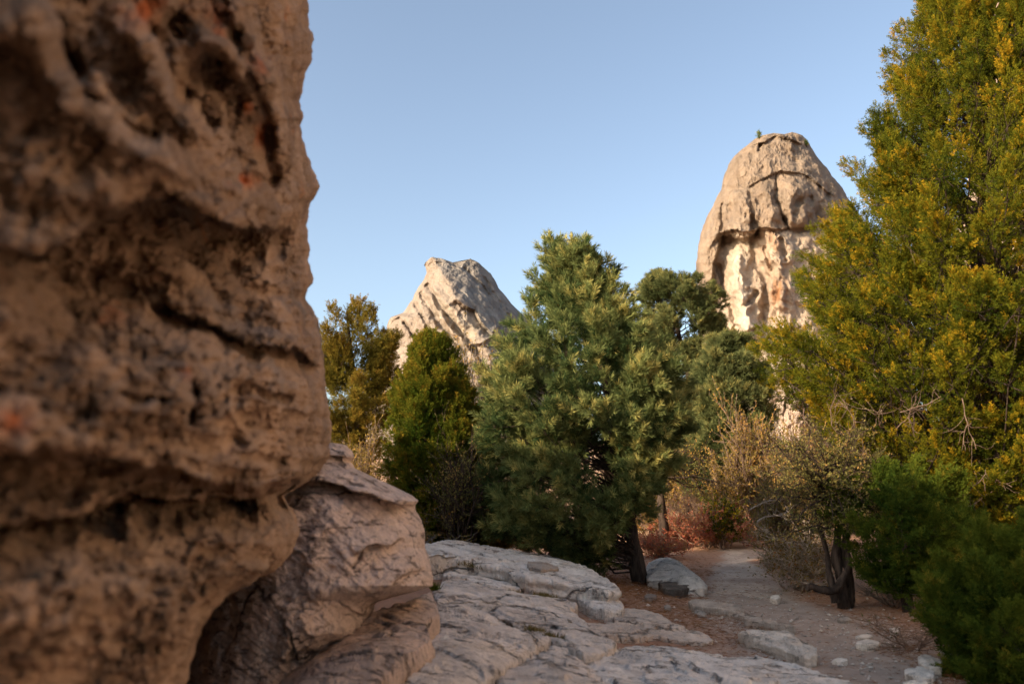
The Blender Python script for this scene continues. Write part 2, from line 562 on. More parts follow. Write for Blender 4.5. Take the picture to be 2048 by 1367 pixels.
# ------------------------------------------------------------------ big rocks
def body(name, rows, D, T, nr, nc, mat, sculpt, colour, noise_amp, noise_sc, ridge=None, edge_rough=4.0, edge_sc=40.0, power=.5, seed=0, depth_back=None, skyline=None):
    """a closed rock: per image row a left and right edge, a rounded front turned to the viewer and a back"""
    ys = np.linspace(rows[0][0], rows[-1][0], nr)
    Lp = curve([(r[0], r[1]) for r in rows], ys)
    Rp = curve([(r[0], r[2]) for r in rows], ys)
    q = np.stack([ys / edge_sc, ys * 0 + seed, ys * 0], -1)
    Lp = Lp + edge_rough * fbm(q, 5)
    Rp = Rp + edge_rough * fbm(q + 50, 5)
    ph = np.linspace(0, np.pi, nc)
    u = (1 - np.cos(ph)) / 2
    u = .75 * u + .25 * ph / np.pi
    px = Lp[:, None] + (Rp - Lp)[:, None] * u[None]
    py = np.repeat(ys[:, None], nc, 1)
    if skyline is not None:
        py = np.maximum(py, np.interp(px, [a for a, b in skyline], [b for a, b in skyline]))
    U = np.repeat(u[None], nr, 0)
    if ridge is None:
        prof = np.sin(np.pi * U) ** power if power != .5 else np.sqrt(np.clip(4 * U * (1 - U), 0, 1))
    else:
        rx = curve(ridge, ys)
        ru = np.clip((rx - Lp) / np.maximum(Rp - Lp, 1), .12, .88)[:, None]
        e = np.sqrt(np.clip(4 * U * (1 - U), 0, 1))
        tri = np.where(U < ru, U / ru, (1 - U) / (1 - ru))
        k = .05
        tri = -k * np.log(np.exp(-(U / ru) / k) + np.exp(-((1 - U) / (1 - ru)) / k))
        prof = .25 * e + .75 * np.clip(tri, 0, 1)
    width = np.maximum(Rp - Lp, 2) / FPX * D
    Tv = T if np.isscalar(T) else curve(T, ys)
    top = np.sqrt(np.clip((ys - ys[0]) / (.18 * (ys[-1] - ys[0])), 0.0, 1))      # the crown of the rock rounds off
    Tv = Tv * (.25 + .75 * top)
    d0 = D - (Tv[:, None] * prof)
    S = sculpt(px, py)
    fade = np.clip(np.sin(np.pi * U) * 4, 0, 1)
    d1 = d0 - S.d * fade
    P = W(px, py, d1)
    n = norm(np.cross(np.gradient(P, axis=1), np.gradient(P, axis=0)))
    P = P + n * (noise_amp * fbm(P / noise_sc + seed, 6, .55) + noise_amp * .7 * fbm(P / noise_sc * 1.7 + seed + 9, 4, .5, True))[..., None] * fade[..., None]
    col = colour(px, py, P)
    ncb = max(12, nc // 6)
    ub = np.linspace(1, 0, ncb)[1:-1]
    pxb = Lp[:, None] + (Rp - Lp)[:, None] * ub[None]
    db = D + (T if np.isscalar(T) else np.max(Tv)) * (depth_back or .8) * (.25 + .75 * top)[:, None] * np.sqrt(np.clip(4 * ub * (1 - ub), 0, 1))[None]
    pyb = np.repeat(ys[:, None], ncb - 2, 1)
    if skyline is not None:
        pyb = np.maximum(pyb, np.interp(pxb, [a for a, b in skyline], [b for a, b in skyline]))
    Pb = W(pxb, pyb, D)
    Pb[..., 1] += db - D
    ctr = P.mean(axis=1, keepdims=True)
    full = np.concatenate([P, Pb], 1)
    colf = np.concatenate([col, np.repeat(col[:, -1:], ncb - 2, 1)], 1)
    m = full.shape[1]
    F = gridF(nr, m, True)
    capV = full[0].mean(0, keepdims=True)
    V = np.concatenate([full.reshape(-1, 3), capV])
    colv = np.concatenate([colf.reshape(-1, 3), colf[0].mean(0, keepdims=True)])
    ci = len(V) - 1
    k = np.arange(m)
    cap = np.stack([np.full(m, ci), (k + 1) % m, k, k], -1)
    o_cap = np.stack([np.full(m, ci), (k + 1) % m, k], -1)
    # caps as degenerate-free triangles in a quad list: split into two meshes is not wanted, so triangulate all
    Ft = np.concatenate([F[:, [0, 1, 2]], F[:, [0, 2, 3]], o_cap])
    return mk(name, V, Ft, mat, col=colv)

def mixc(c, m, b):
    return c * (1 - m[..., None]) + np.array(b) * m[..., None]

# --- tall tower
def tower_sculpt(px, py):
    s = Sculpt(px, py, 7, 45, 1)
    s.lip([(1500, 290), (1545, 276), (1575, 276), (1612, 290)], .6, 14, 8, 1.5, .2, .35)
    s.lip([(1490, 380), (1505, 368), (1535, 352), (1560, 344), (1600, 347), (1640, 372), (1680, 400)], .3, 30, 16, 1.4, .2, .45)
    s.crack([(1552, 345), (1556, 400), (1568, 440), (1578, 462)], 3, .95)
    s.crack([(1500, 378), (1504, 420), (1512, 462)], 4, 1.0)
    s.crack([(1446, 400), (1444, 440), (1450, 472)], 4, .8)
    s.bump(1482, 432, 28, 50, 1.2, 0, 4)
    s.bump(1462, 430, 9, 28, -1.0)
    s.bump(1530, 412, 30, 46, 1.5, -8, 4)
    s.bump(1595, 400, 30, 55, 1.6, 6, 4)
    for c in ((1600, 405, 9, 8), (1592, 425, 7, 12), (1618, 402, 8, 9), (1572, 436, 6, 9), (1640, 420, 8, 16), (1655, 385, 5, 14), (1520, 400, 10, 18)):
        s.bump(*c, -1.1)
    # the overhang and the pale alcove under it
    s.lip([(1440, 462), (1452, 470), (1468, 477), (1490, 478), (1516, 463), (1522, 458)], .8, 30, 30, 2, .15, 2.0)
    s.lip([(1510, 462), (1530, 459), (1580, 457), (1640, 454)], .35, 20, 14, 2, .10, .7)
    d, sg, t = polyd(s.px, s.py, [(1446, 462), (1440, 490), (1428, 530), (1416, 575), (1412, 620), (1420, 680), (1440, 760), (1450, 900)])
    inside = (sg < 0) & (s.py > 462)
    s.d -= np.where(inside, 2.6 * np.exp(-(d / 70) ** 2) * sst(0, 7, d), 0)
    s.ridge([(1478, 484), (1474, 540), (1484, 600), (1492, 660), (1500, 720)], 15, 2.4)
    s.crack([(1508, 470), (1512, 520), (1530, 560), (1536, 610), (1520, 660), (1512, 760)], 7, 1.2)
    s.bump(1555, 500, 34, 42, 1.7, 0, 4)
    s.crack([(1526, 490), (1535, 525), (1550, 545)], 6, 1.2)
    s.crack([(1560, 470), (1566, 500), (1574, 530)], 5, 1.0)
    s.bump(1560, 590, 26, 44, 1.3, 0, 3)
    s.crack([(1440, 520), (1445, 570), (1462, 610), (1470, 660)], 6, 1.2)
    s.crack([(1480, 620), (1500, 600), (1515, 580)], 5, 1.0)
    s.lip([(1465, 650), (1490, 662), (1510, 655)], .8, 20, 20, 2, .1, .8)
    s.bump(1515, 680, 14, 30, 1.2, 0, 3)
    s.bump(1575, 315, 30, 14, -.7)
    s.bump(1440, 430, 7, 10, -.8); s.bump(1425, 440, 5, 8, -.7)
    s.crack([(1520, 282), (1521, 300)], 3, 1.0)
    # vertical flutes
    s.d += .22 * fbm(np.stack([px / 15, py / 60, px * 0], -1), 4) + .55 * fbm(np.stack([px / 34, py / 40, px * 0 + 5], -1), 5) + .35 * fbm(np.stack([px / 22, py / 26, px * 0 + 9], -1), 4, .5, True)
    return s

def tower_col(px, py, P):
    n = fbm(P / 3.0, 5)
    f = fbm(np.stack([px / 10, py / 55, px * 0 + 2], -1), 4)
    c = np.ones(px.shape + (3,)) * np.array([.27, .205, .15])
    c = c * (1 + .3 * n + .22 * f)[..., None]
    e, sg, t = polyd(px + 5 * n, py + 5 * f, [(1447, 462), (1440, 490), (1428, 530), (1416, 575), (1412, 620), (1420, 680), (1440, 760), (1450, 1000)])
    pale = ((sg < 0) & (py > 464)) * sst(0, 8, e)
    c = mixc(c, sst(.1, .6, fbm(P / 2.2 + 30, 5)) * .45 * (1 - pale), (.16, .135, .115))
    c = mixc(c, pale * (.75 + .25 * np.clip(n + .5, 0, 1)), (.46, .37, .285))
    br = blob(px, py, 1480, 560, 14, 75, -4) + blob(px, py, 1500, 690, 30, 60)
    c = mixc(c, np.clip(br, 0, 1) * .8, (.62, .54, .44))
    org = (blob(px, py, 1556, 590, 18, 40) + .7 * blob(px, py, 1545, 490, 20, 26) + .5 * blob(px, py, 1545, 530, 14, 20)) * np.clip(.5 + 1.3 * f, 0, 1)
    c = mixc(c, np.clip(org, 0, .8), (.36, .16, .06))
    return c

TW = [(266, 1548, 1592), (270, 1528, 1604), (278, 1508, 1612), (300, 1482, 1626), (330, 1456, 1648), (360, 1446, 1672), (380, 1441, 1686), (400, 1432, 1700), (440, 1411, 1725), (470, 1401, 1740), (520, 1393, 1760), (560, 1394, 1775), (620, 1402, 1790), (800, 1385, 1830), (1010, 1350, 1880)]
o = body('rock_tower', TW, 92, 7.5, 330, 360, M['far'], tower_sculpt, tower_col, .28, 2.2, None, 4, 30, .5, 3)
tag(o, 'tall sunlit granite tower with rounded brown top and pale hollow below an overhang', 'rock tower')

# --- leaning outcrop behind the trees
def fin_sculpt(px, py):
    s = Sculpt(px, py, 6, 45, 2)
    s.crack([(852, 562), (868, 590), (892, 630), (920, 665), (950, 700), (975, 745)], 5, 2.1, .05)
    s.crack([(838, 580), (856, 612), (880, 650), (905, 680), (935, 712)], 5, 1.9, .05)
    s.crack([(826, 600), (838, 630), (860, 665), (885, 695), (900, 720)], 4.5, 1.8, .05)
    s.crack([(800, 640), (818, 660), (842, 690), (860, 715)], 3, 1.6)
    s.crack([(778, 652), (790, 640), (800, 634)], 3, 1.6)
    s.ridge([(858, 560), (880, 595), (910, 630), (940, 668)], 9, 1.3)
    s.ridge([(846, 575), (866, 610), (892, 650), (920, 682)], 6, 1.3)
    s.ridge([(832, 610), (850, 650), (880, 690)], 9, 1.2)
    s.crack([(852, 536), (866, 528), (884, 530)], 3, .8)
    s.crack([(885, 550), (925, 590), (960, 630)], 3, .6)
    s.lip([(905, 595), (925, 615), (952, 625), (975, 660), (985, 670)], 1.4, 30, 30, 2.5, .1, 1.2)
    s.bump(945, 640, 26, 30, -1.6, 30)
    s.lip([(930, 690), (960, 690), (985, 672), (1010, 680)], 1.2, 20, 24, 2, .1, 1.0)
    s.bump(985, 690, 12, 7, -1.3)
    s.crack([(925, 530), (945, 555), (985, 600), (1020, 640)], 4, 1.0)
    s.crack([(958, 545), (985, 585), (1015, 625), (1040, 660)], 3, .8)
    s.lip([(820, 690), (850, 720), (900, 745), (950, 760)], 1.0, 20, 20, 3, .1, 1.0)
    a = (px - py * .75) / 9
    s.d += .5 * fbm(np.stack([px / 26, py / 30, px * 0 + 9], -1), 4, .5, True) + .14 * fbm(np.stack([a * .45, (px + py) / 60, px * 0], -1), 4) + .5 * fbm(np.stack([px / 24, py / 24, px * 0 + 5], -1), 4)
    return s

def fin_col(px, py, P):
    n = fbm(P / 3.0 + 7, 5)
    a = (px - py * .75) / 9
    f = fbm(np.stack([a, (px + py) / 60, px * 0 + 2], -1), 4)
    c = np.ones(px.shape + (3,)) * np.array([.235, .215, .195])
    c = c * (1 + .25 * n + .22 * f)[..., None]
    c = mixc(c, sst(.1, .55, fbm(P / 2.5 + 50, 5)) * .5, (.13, .12, .11))
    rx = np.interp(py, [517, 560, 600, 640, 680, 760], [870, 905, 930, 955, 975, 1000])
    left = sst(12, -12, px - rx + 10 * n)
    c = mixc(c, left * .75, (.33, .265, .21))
    c = mixc(c, np.clip(blob(px, py, 940, 655, 22, 32, 30) + .6 * blob(px, py, 900, 640, 18, 40, -35), 0, 1) * .7, (.48, .41, .31))
    return c

FIN = [(509, 850, 960), (514, 849, 962), (521, 849, 962), (524, 849, 964), (530, 850, 968), (545, 854, 980), (560, 846, 990), (575, 836, 997), (598, 826, 1016), (606, 818, 1023), (625, 806, 1042), (634, 782, 1052), (650, 774, 1068), (665, 772, 1084), (700, 768, 1112), (760, 740, 1150), (1010, 640, 1200)]
RID = [(516, 866), (560, 893), (600, 915), (640, 940), (680, 965), (760, 1000), (1000, 1040)]
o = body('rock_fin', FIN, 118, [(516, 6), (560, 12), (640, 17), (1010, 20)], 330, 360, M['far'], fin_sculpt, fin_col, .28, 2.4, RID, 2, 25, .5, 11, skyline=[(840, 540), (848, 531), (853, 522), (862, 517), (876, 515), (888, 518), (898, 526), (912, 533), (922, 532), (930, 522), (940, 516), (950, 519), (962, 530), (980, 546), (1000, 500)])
tag(o, 'leaning pale granite outcrop with slanting cracks rising behind the pine', 'rock outcrop')

# --- cliff behind the big juniper on the right
def cliff_sculpt(px, py):
    s = Sculpt(px, py, 8, 60, 4)
    s.d += .9 * fbm(np.stack([px / 50, py / 90, px * 0], -1), 5) + .5 * fbm(np.stack([px / 25, py / 25, px * 0 + 5], -1), 4, .5, True)
    return s

def cliff_col(px, py, P):
    n = fbm(P / 1.5 + 4, 5)
    return np.ones(px.shape + (3,)) * np.array([.55, .43, .34]) * (1 + .35 * n)[..., None]

def build_cliff():
    plan = np.array([(22, 40), (18.2, 33), (17.2, 30), (16.2, 25), (15.0, 17), (14.2, 9), (14.4, 1), (15.5, -8), (18, -18)], float)  # near stretch beside the viewer is unseen, added to bounce warm sunlight
    t = np.linspace(0, len(plan) - 1, 260)
    x = np.interp(t, np.arange(len(plan)), plan[:, 0]); y = np.interp(t, np.arange(len(plan)), plan[:, 1])
    zz = np.concatenate([np.linspace(-.5, 1, 210) * 25])
    zz = np.linspace(-.6, 1.0, 210); zz = np.where(zz < 0, zz * 1.0, zz * 25)
    X = np.repeat(x[None], 210, 0) + .16 * np.clip(zz, 0, 99)[:, None]
    Yy = np.repeat(y[None], 210, 0)
    Z = np.repeat(zz[:, None], 260, 1) * (1 + .12 * fbm(np.stack([X * .1, Yy * .1, X * 0], -1), 3))
    P = np.stack([X, Yy, Z], -1)
    n = np.array([-.95, -.25, .15])
    d = 1.3 * fbm(P * np.array([.22, .22, .12]), 5) + .7 * fbm(P * np.array([.6, .6, .3]) + 5, 5, .5, True) + .15 * fbm(P * 1.8, 4)
    P = P + n * d[..., None]
    c = np.ones(P.shape) * np.array([.62, .48, .37]) * (1 + .3 * fbm(P * .5 + 4, 5))[..., None]
    top = P[-1].copy(); top[:, 0] += 9; top[:, 2] -= 1
    back = top.copy(); back[:, 0] += 4; back[:, 2] = -.5
    P = np.concatenate([P, top[None], back[None]], 0)
    c = np.concatenate([c, c[-1:], c[-1:]], 0)
    o = mk('granite_cliff', P, gridF(P.shape[0], P.shape[1]), M['far'], col=c)
    tag(o, 'pinkish granite cliff glimpsed through gaps in the big juniper, continued unseen to bounce light', 'cliff')

build_cliff()
KN = [(782, 1586, 1592), (790, 1574, 1600), (810, 1566, 1612), (840, 1560, 1650), (880, 1562, 1690), (930, 1550, 1720), (1040, 1540, 1740)]
o = body('pale_boulder', KN, 30, 1.3, 90, 110, M['far'], cliff_sculpt, cliff_col, .07, .6, [(780, 1588), (840, 1592), (1000, 1600)], 5, 30, .5, 31)
tag(o, 'pale sunlit boulder with a grey shaded side behind the yellow shrubs', 'boulder')

# --- rock wall beside the camera
EDGE = [(-900, 600), (-300, 612), (0, 617), (55, 619), (70, 627), (125, 625), (148, 611), (185, 606), (200, 598), (222, 604), (236, 607), (244, 598), (262, 604), (290, 610), (325, 620), (352, 632), (372, 640), (390, 630), (408, 620), (430, 615), (470, 618), (500, 618), (535, 620), (556, 627), (572, 620), (592, 611), (612, 622), (632, 632), (660, 640), (720, 648), (790, 655), (830, 660), (865, 662), (905, 660), (925, 652), (945, 640), (962, 615), (978, 590), (992, 566), (1004, 572), (1030, 592), (1060, 600), (1085, 592), (1112, 579), (1138, 552), (1160, 505), (1185, 462), (1210, 436), (1250, 408), (1300, 390), (1367, 374), (1450, 350), (1700, 320)]

def build_wall():
    py_in = np.concatenate([np.linspace(-185, -80, 30)[:-1], np.linspace(-80, 1440, 620), np.linspace(1440, 1700, 12)[1:]])
    nr = len(py_in)
    t = np.linspace(0, 1, 420)
    cols = np.concatenate([np.linspace(-1500, -60, 26)[:-1], np.zeros(len(t))])
    edge = curve(EDGE, py_in) + 5 * fbm(np.stack([py_in / 22, py_in * 0, py_in * 0], -1), 4)
    nl = 25
    PX = np.zeros((nr, nl + len(t)))
    PX[:, :nl] = cols[:nl]
    PX[:, nl:] = -60 + (edge[:, None] + 60) * (1 - (1 - t[None]) ** 1.15)
    PY = np.repeat(py_in[:, None], PX.shape[1], 1)
    m = (PX - 1024) / FPX / (CP + (PY - 683.5) / FPX * SP)
    Y = -.704 / (m + .055)
    S = Sculpt(PX, PY, 16, 90, 6)
    a = S
    # upper tier: slanting ribs and hollows
    a.ridge([(369, 30), (440, 102), (492, 154), (543, 215), (570, 287), (566, 360)], 28, .12)
    a.ridge([(440, -40), (492, 61), (522, 133), (560, 200)], 20, .09)
    a.ridge([(200, -20), (266, 77), (307, 128), (358, 205), (389, 246), (440, 300)], 32, .14)
    a.ridge([(-60, 10), (51, 61), (102, 133), (154, 205), (246, 266), (328, 312), (395, 365)], 42, .17)
    a.crack([(100, 60), (133, 123), (174, 195), (262, 258), (340, 290)], 18, .13)
    a.crack([(290, 40), (322, 105), (353, 165), (385, 205), (440, 262)], 18, .11)
    a.crack([(470, 120), (520, 200), (545, 290), (552, 420)], 12, .05)
    a.bump(133, 118, 34, 38, -.12); a.bump(410, 150, 42, 40, -.12); a.bump(353, 50, 32, 30, -.09)
    a.bump(176, 198, 22, 14, -.09); a.bump(375, 198, 18, 20, -.08); a.bump(530, 360, 14, 10, -.05)
    a.bump(90, 330, 120, 90, .07); a.bump(240, 360, 80, 60, .05, 20)
    # overhang and dark recess below it
    a.lip([(-120, 470), (0, 497), (70, 514), (105, 503), (205, 442), (333, 392), (400, 428), (470, 462), (545, 458), (590, 446)], .11, 110, 190, 9, .3, .36)
    a.bump(260, 585, 95, 42, -.17, 10); a.bump(100, 548, 40, 16, -.10); a.bump(328, 618, 16, 14, -.09)
    a.bump(230, 540, 18, 40, .05, 30); a.bump(350, 540, 40, 25, .06, 30); a.bump(450, 560, 60, 24, .06, 30)
    a.bump(30, 600, 55, 75, .16)
    a.lip([(300, 610), (430, 652), (500, 680), (560, 692), (605, 714), (660, 730)], .05, 60, 30, 4, .1, .10)
    # middle belly
    a.bump(330, 780, 460, 120, .17, 4)
    a.crack([(225, 782), (300, 798), (360, 802)], 6, .06); a.crack([(360, 800), (385, 770), (392, 800), (378, 850)], 12, .06)
    a.crack([(455, 790), (475, 778), (540, 785), (590, 805)], 7, .06)
    a.bump(450, 880, 45, 22, -.07, -15); a.bump(490, 955, 26, 10, -.07)
    a.lip([(-120, 890), (0, 895), (100, 905), (230, 915), (300, 935), (400, 965), (520, 985), (610, 975)], .09, 90, 110, 14, .02, .20)
    a.lip([(-120, 1060), (0, 1052), (113, 1038), (172, 1030), (256, 992), (330, 994), (430, 998), (535, 995)], .05, 40, 60, 6, .10, .26)
    # lower tier
    a.ridge([(345, 1030), (300, 1010), (256, 1020), (250, 1090)], 14, .06)
    a.bump(470, 1070, 130, 55, .14, -8)
    a.bump(120, 1190, 190, 110, .12)
    a.crack([(320, 1290), (270, 1300), (255, 1310)], 8, .05)
    a.crack([(330, 1160), (390, 1158), (415, 1180)], 6, .04)
    a.bump(60, 1090, 40, 50, -.08, 40)
    a.ridge([(380, 1130), (350, 1200), (370, 1300)], 30, .06)
    # general relief
    q = np.stack([PX / 120, PY / 120, PX * 0 + 3], -1)
    strata = fbm(np.stack([PX / 330 + PY / 900, PY / 42 - PX / 260, PX * 0 + 11], -1), 4, .5, True) * sst(380, 560, PY)
    rel = a.d + .032 * strata + .055 * fbm(q, 5, .58) + .03 * fbm(q * 2.1 + 8, 4, .5, True)
    ed = (edge[:, None] - PX)
    rnd = .16 * np.exp(-np.clip(ed, 0, None) / 26) + .05 * np.exp(-np.clip(ed, 0, None) / 6)
    Yd = Y * (1 - rel * sst(-2, 14, ed) + rnd)
    P = W(PX, PY, Yd)
    n = norm(np.cross(np.gradient(P, axis=1), np.gradient(P, axis=0)))
    P = P + n * (.016 * fbm(P * 9, 4) + .022 * fbm(P * 4 + 5, 4, .5, True) + .005 * fbm(P * 26, 3))[..., None] * sst(-4, 8, ed)[..., None]
    # colours: brown varnish, paler patches, dark stains, orange lichen
    n1 = fbm(P * 2.2, 5); n2 = fbm(P * 7 + 3, 5); n3 = fbm(P * 3 + 20, 5)
    c = np.ones(P.shape) * np.array([.345, .25, .178])
    c = c * (1 + .45 * n1 + .35 * n2)[..., None]
    c = mixc(c, sst(.1, .6, n3 + .2 * n2) * .55, (.48, .37, .285))
    c = mixc(c, sst(.25, .7, fbm(P * 5 + 40, 5)) * .28, (.16, .10, .065))
    lower = sst(640, 760, PY)
    c = c * (1 + .12 * lower)[..., None]
    li = np.zeros(PX.shape)
    for cx, cy, rx, ry in ((530, 272, 18, 22), (28, 845, 40, 24), (442, 40, 22, 34), (225, 620, 36, 20), (372, 742, 12, 14), (520, 130, 16, 20), (500, 215, 14, 16), (290, 20, 60, 30), (490, 360, 24, 14)):
        li += blob(PX, PY, cx, cy, rx, ry)
    li = np.clip(li, 0, 1) * sst(-.1, .5, n2 + .25)
    c = mixc(c, li * .9, (.52, .13, .025))
    c = mixc(c, sst(.45, .8, fbm(P * 6 + 70, 4)) * .55 * sst(700, 300, PY), (.46, .17, .05))
    c = mixc(c, sst(.15, .6, fbm(P * 3.3 + 90, 5)) * .5, (.27, .235, .215))
    # behind the silhouette and behind the viewer
    ex = [(-.03, .12), (-.10, .28), (-.3, .6), (-.75, 1.6), (-1.6, 3.4), (-2.6, 5.2), (-4.2, 7.0), (-7.0, 8.6), (-10.0, 9.6)]
    Pe = P[:, -1]
    right = []
    for k, (dx, dy) in enumerate(ex):
        q = Pe.copy()
        w = min(1, (k + 1) / 4)
        q[:, 0] = (q[:, 0] * (1 - w) + w * (-.95)) + dx
        q[:, 1] = (q[:, 1] * (1 - w) + w * 3.75) + dy
        q[:, 2] *= (1, 1, .97, .9, .82, .77, .76, .74, .68)[k]
        q[:, 2] += .06 * fbm(q * 1.5, 3)
        q[:, 0] = np.minimum(q[:, 0], Pe[:, 0] / Pe[:, 1] * q[:, 1] - .015 - .02 * k)
        right.append(q)
    left = []
    Pl = P[:, 0]
    for x, y in ((-7.0, -2.6), (-4.0, -2.2), (-2.2, -1.5), (-1.3, -.8), (-.95, -.1)):
        q = Pl.copy()
        q[:, 0] = x + .1 * fbm(np.stack([q[:, 2], q[:, 2] * 0 + y, q[:, 2] * 0], -1), 3)
        q[:, 1] = y
        left.append(q)
    full = np.concatenate([np.stack(left, 1), P, np.stack(right, 1)], 1)
    cf = np.concatenate([np.repeat(c[:, :1], len(left), 1), c, np.repeat(c[:, -1:], len(right), 1)], 1)
    # extra rows up to the top of the wall and down into the ground
    top = full[0]
    xs = np.arange(full.shape[1])
    zt = 4.2 - 1.3 * sst(4.4, 6.6, top[:, 1]) + .2 * fbm(np.stack([top[:, 0] * 1.3, top[:, 1] * 1.3, top[:, 0] * 0], -1), 3) - .8 * sst(11.0, 13.0, top[:, 1])
    rowsU = []
    for f in (1.0, .8, .6, .4, .2):
        q = top.copy()
        q[:, 2] = np.maximum(top[:, 2], 0) * 0 + top[:, 2] + (np.maximum(zt - top[:, 2], .02)) * f
        q[:, 0] -= .25 * f * f
        rowsU.append(q)
    crown = rowsU[0].copy(); crown[:, 0] -= 2.0; crown[:, 2] += .1
    far = crown.copy(); far[:, 0] -= 4; far[:, 2] -= 3
    rowsU = [far, crown] + rowsU
    bot = full[-1].copy(); bot[:, 2] = -.4; bot[:, 0] -= .1
    allr = np.concatenate([np.stack(rowsU, 0), full, bot[None]], 0)
    ca = np.concatenate([np.repeat(cf[:1], len(rowsU), 0), cf, cf[-1:]], 0)
    o = mk('rock_wall', allr, gridF(allr.shape[0], allr.shape[1])[:, ::-1], M['wall'], col=ca)
    tag(o, 'dark brown overhanging rock wall filling the left side, blurred and close up', 'rock wall')

build_wall()

# --- pinkish boulder leaning out from behind the wall
def boulder_sculpt(px, py):
    s = Sculpt(px, py, 6, 40, 8)
    s.lip([(655, 913), (690, 914), (712, 917)], .06, 14, 10, 2, .02, .05)
    s.lip([(540, 1000), (575, 985), (612, 960), (645, 962), (682, 973), (730, 986), (770, 1000), (800, 1008), (845, 1010)], .13, 40, 34, 2, .02, .16)
    s.lip([(700, 1112), (722, 1102), (741, 1090), (776, 1091), (790, 1082), (808, 1070)], .07, 30, 25, 1.5, .1, .07)
    s.lip([(752, 1194), (780, 1172), (807, 1152), (838, 1138), (864, 1132)], .05, 24, 20, 1.5, .1, .05)
    s.lip([(730, 1235), (745, 1205), (790, 1190), (830, 1184), (868, 1172)], .10, 60, 60, 2, .03, .22)
    s.crack([(700, 1140), (712, 1120), (722, 1102)], 3, .05)
    s.bump(755, 1125, 14, 10, -.04); s.bump(745, 1140, 6, 6, -.05); s.bump(820, 1050, 10, 6, -.05)
    s.bump(640, 1250, 80, 90, .12, 30)
    s.lip([(560, 1330), (600, 1300), (640, 1300), (690, 1290), (735, 1270)], .04, 40, 40, 3, .1, .06)
    a = (px * .62 - py * .78) / 16
    s.d += .018 * fbm(np.stack([a, (px * .78 + py * .62) / 90, px * 0], -1), 4) + .05 * fbm(np.stack([px / 40, py / 40, px * 0 + 3], -1), 4)
    return s

def boulder_col(px, py, P):
    n = fbm(P * 2.2, 5)
    a = (px * .62 - py * .78) / 11
    f = fbm(np.stack([a, (px * .78 + py * .62) / 110, px * 0 + 2], -1), 5)
    c = np.ones(px.shape + (3,)) * np.array([.80, .655, .565])
    c = c * (1 + .22 * n + .16 * f)[..., None]
    c = mixc(c, sst(.15, .6, f + .4 * n) * .5, (.14, .115, .105))
    low = sst(1080, 1230, py) * sst(740, 600, px)
    c = mixc(c, low * .2, (.5, .38, .29))
    return c

BO = [(884, 560, 660), (889, 540, 688), (900, 520, 701), (914, 500, 706), (922, 495, 697), (936, 480, 706), (950, 470, 735), (975, 450, 790), (992, 440, 824), (1002, 436, 835), (1009, 432, 831), (1020, 430, 830), (1040, 424, 842), (1062, 420, 849), (1082, 416, 850), (1097, 414, 850), (1116, 410, 858), (1132, 404, 862), (1158, 400, 866), (1171, 396, 865), (1180, 394, 840), (1190, 392, 800), (1202, 390, 756), (1215, 388, 744), (1250, 380, 741), (1268, 376, 733), (1290, 370, 690), (1306, 366, 668), (1330, 362, 655), (1367, 356, 642), (1480, 330, 620)]
o = body('leaning_boulder', BO, 5.3, [(884, .35), (950, .8), (1100, 1.15), (1250, 1.2), (1480, 1.2)], 420, 420, M['boulder'], boulder_sculpt, boulder_col, .012, .16, None, 2.5, 14, .5, 5, .6)
tag(o, 'pale pinkish boulder with a jutting top layer beside the dark rock wall', 'boulder')

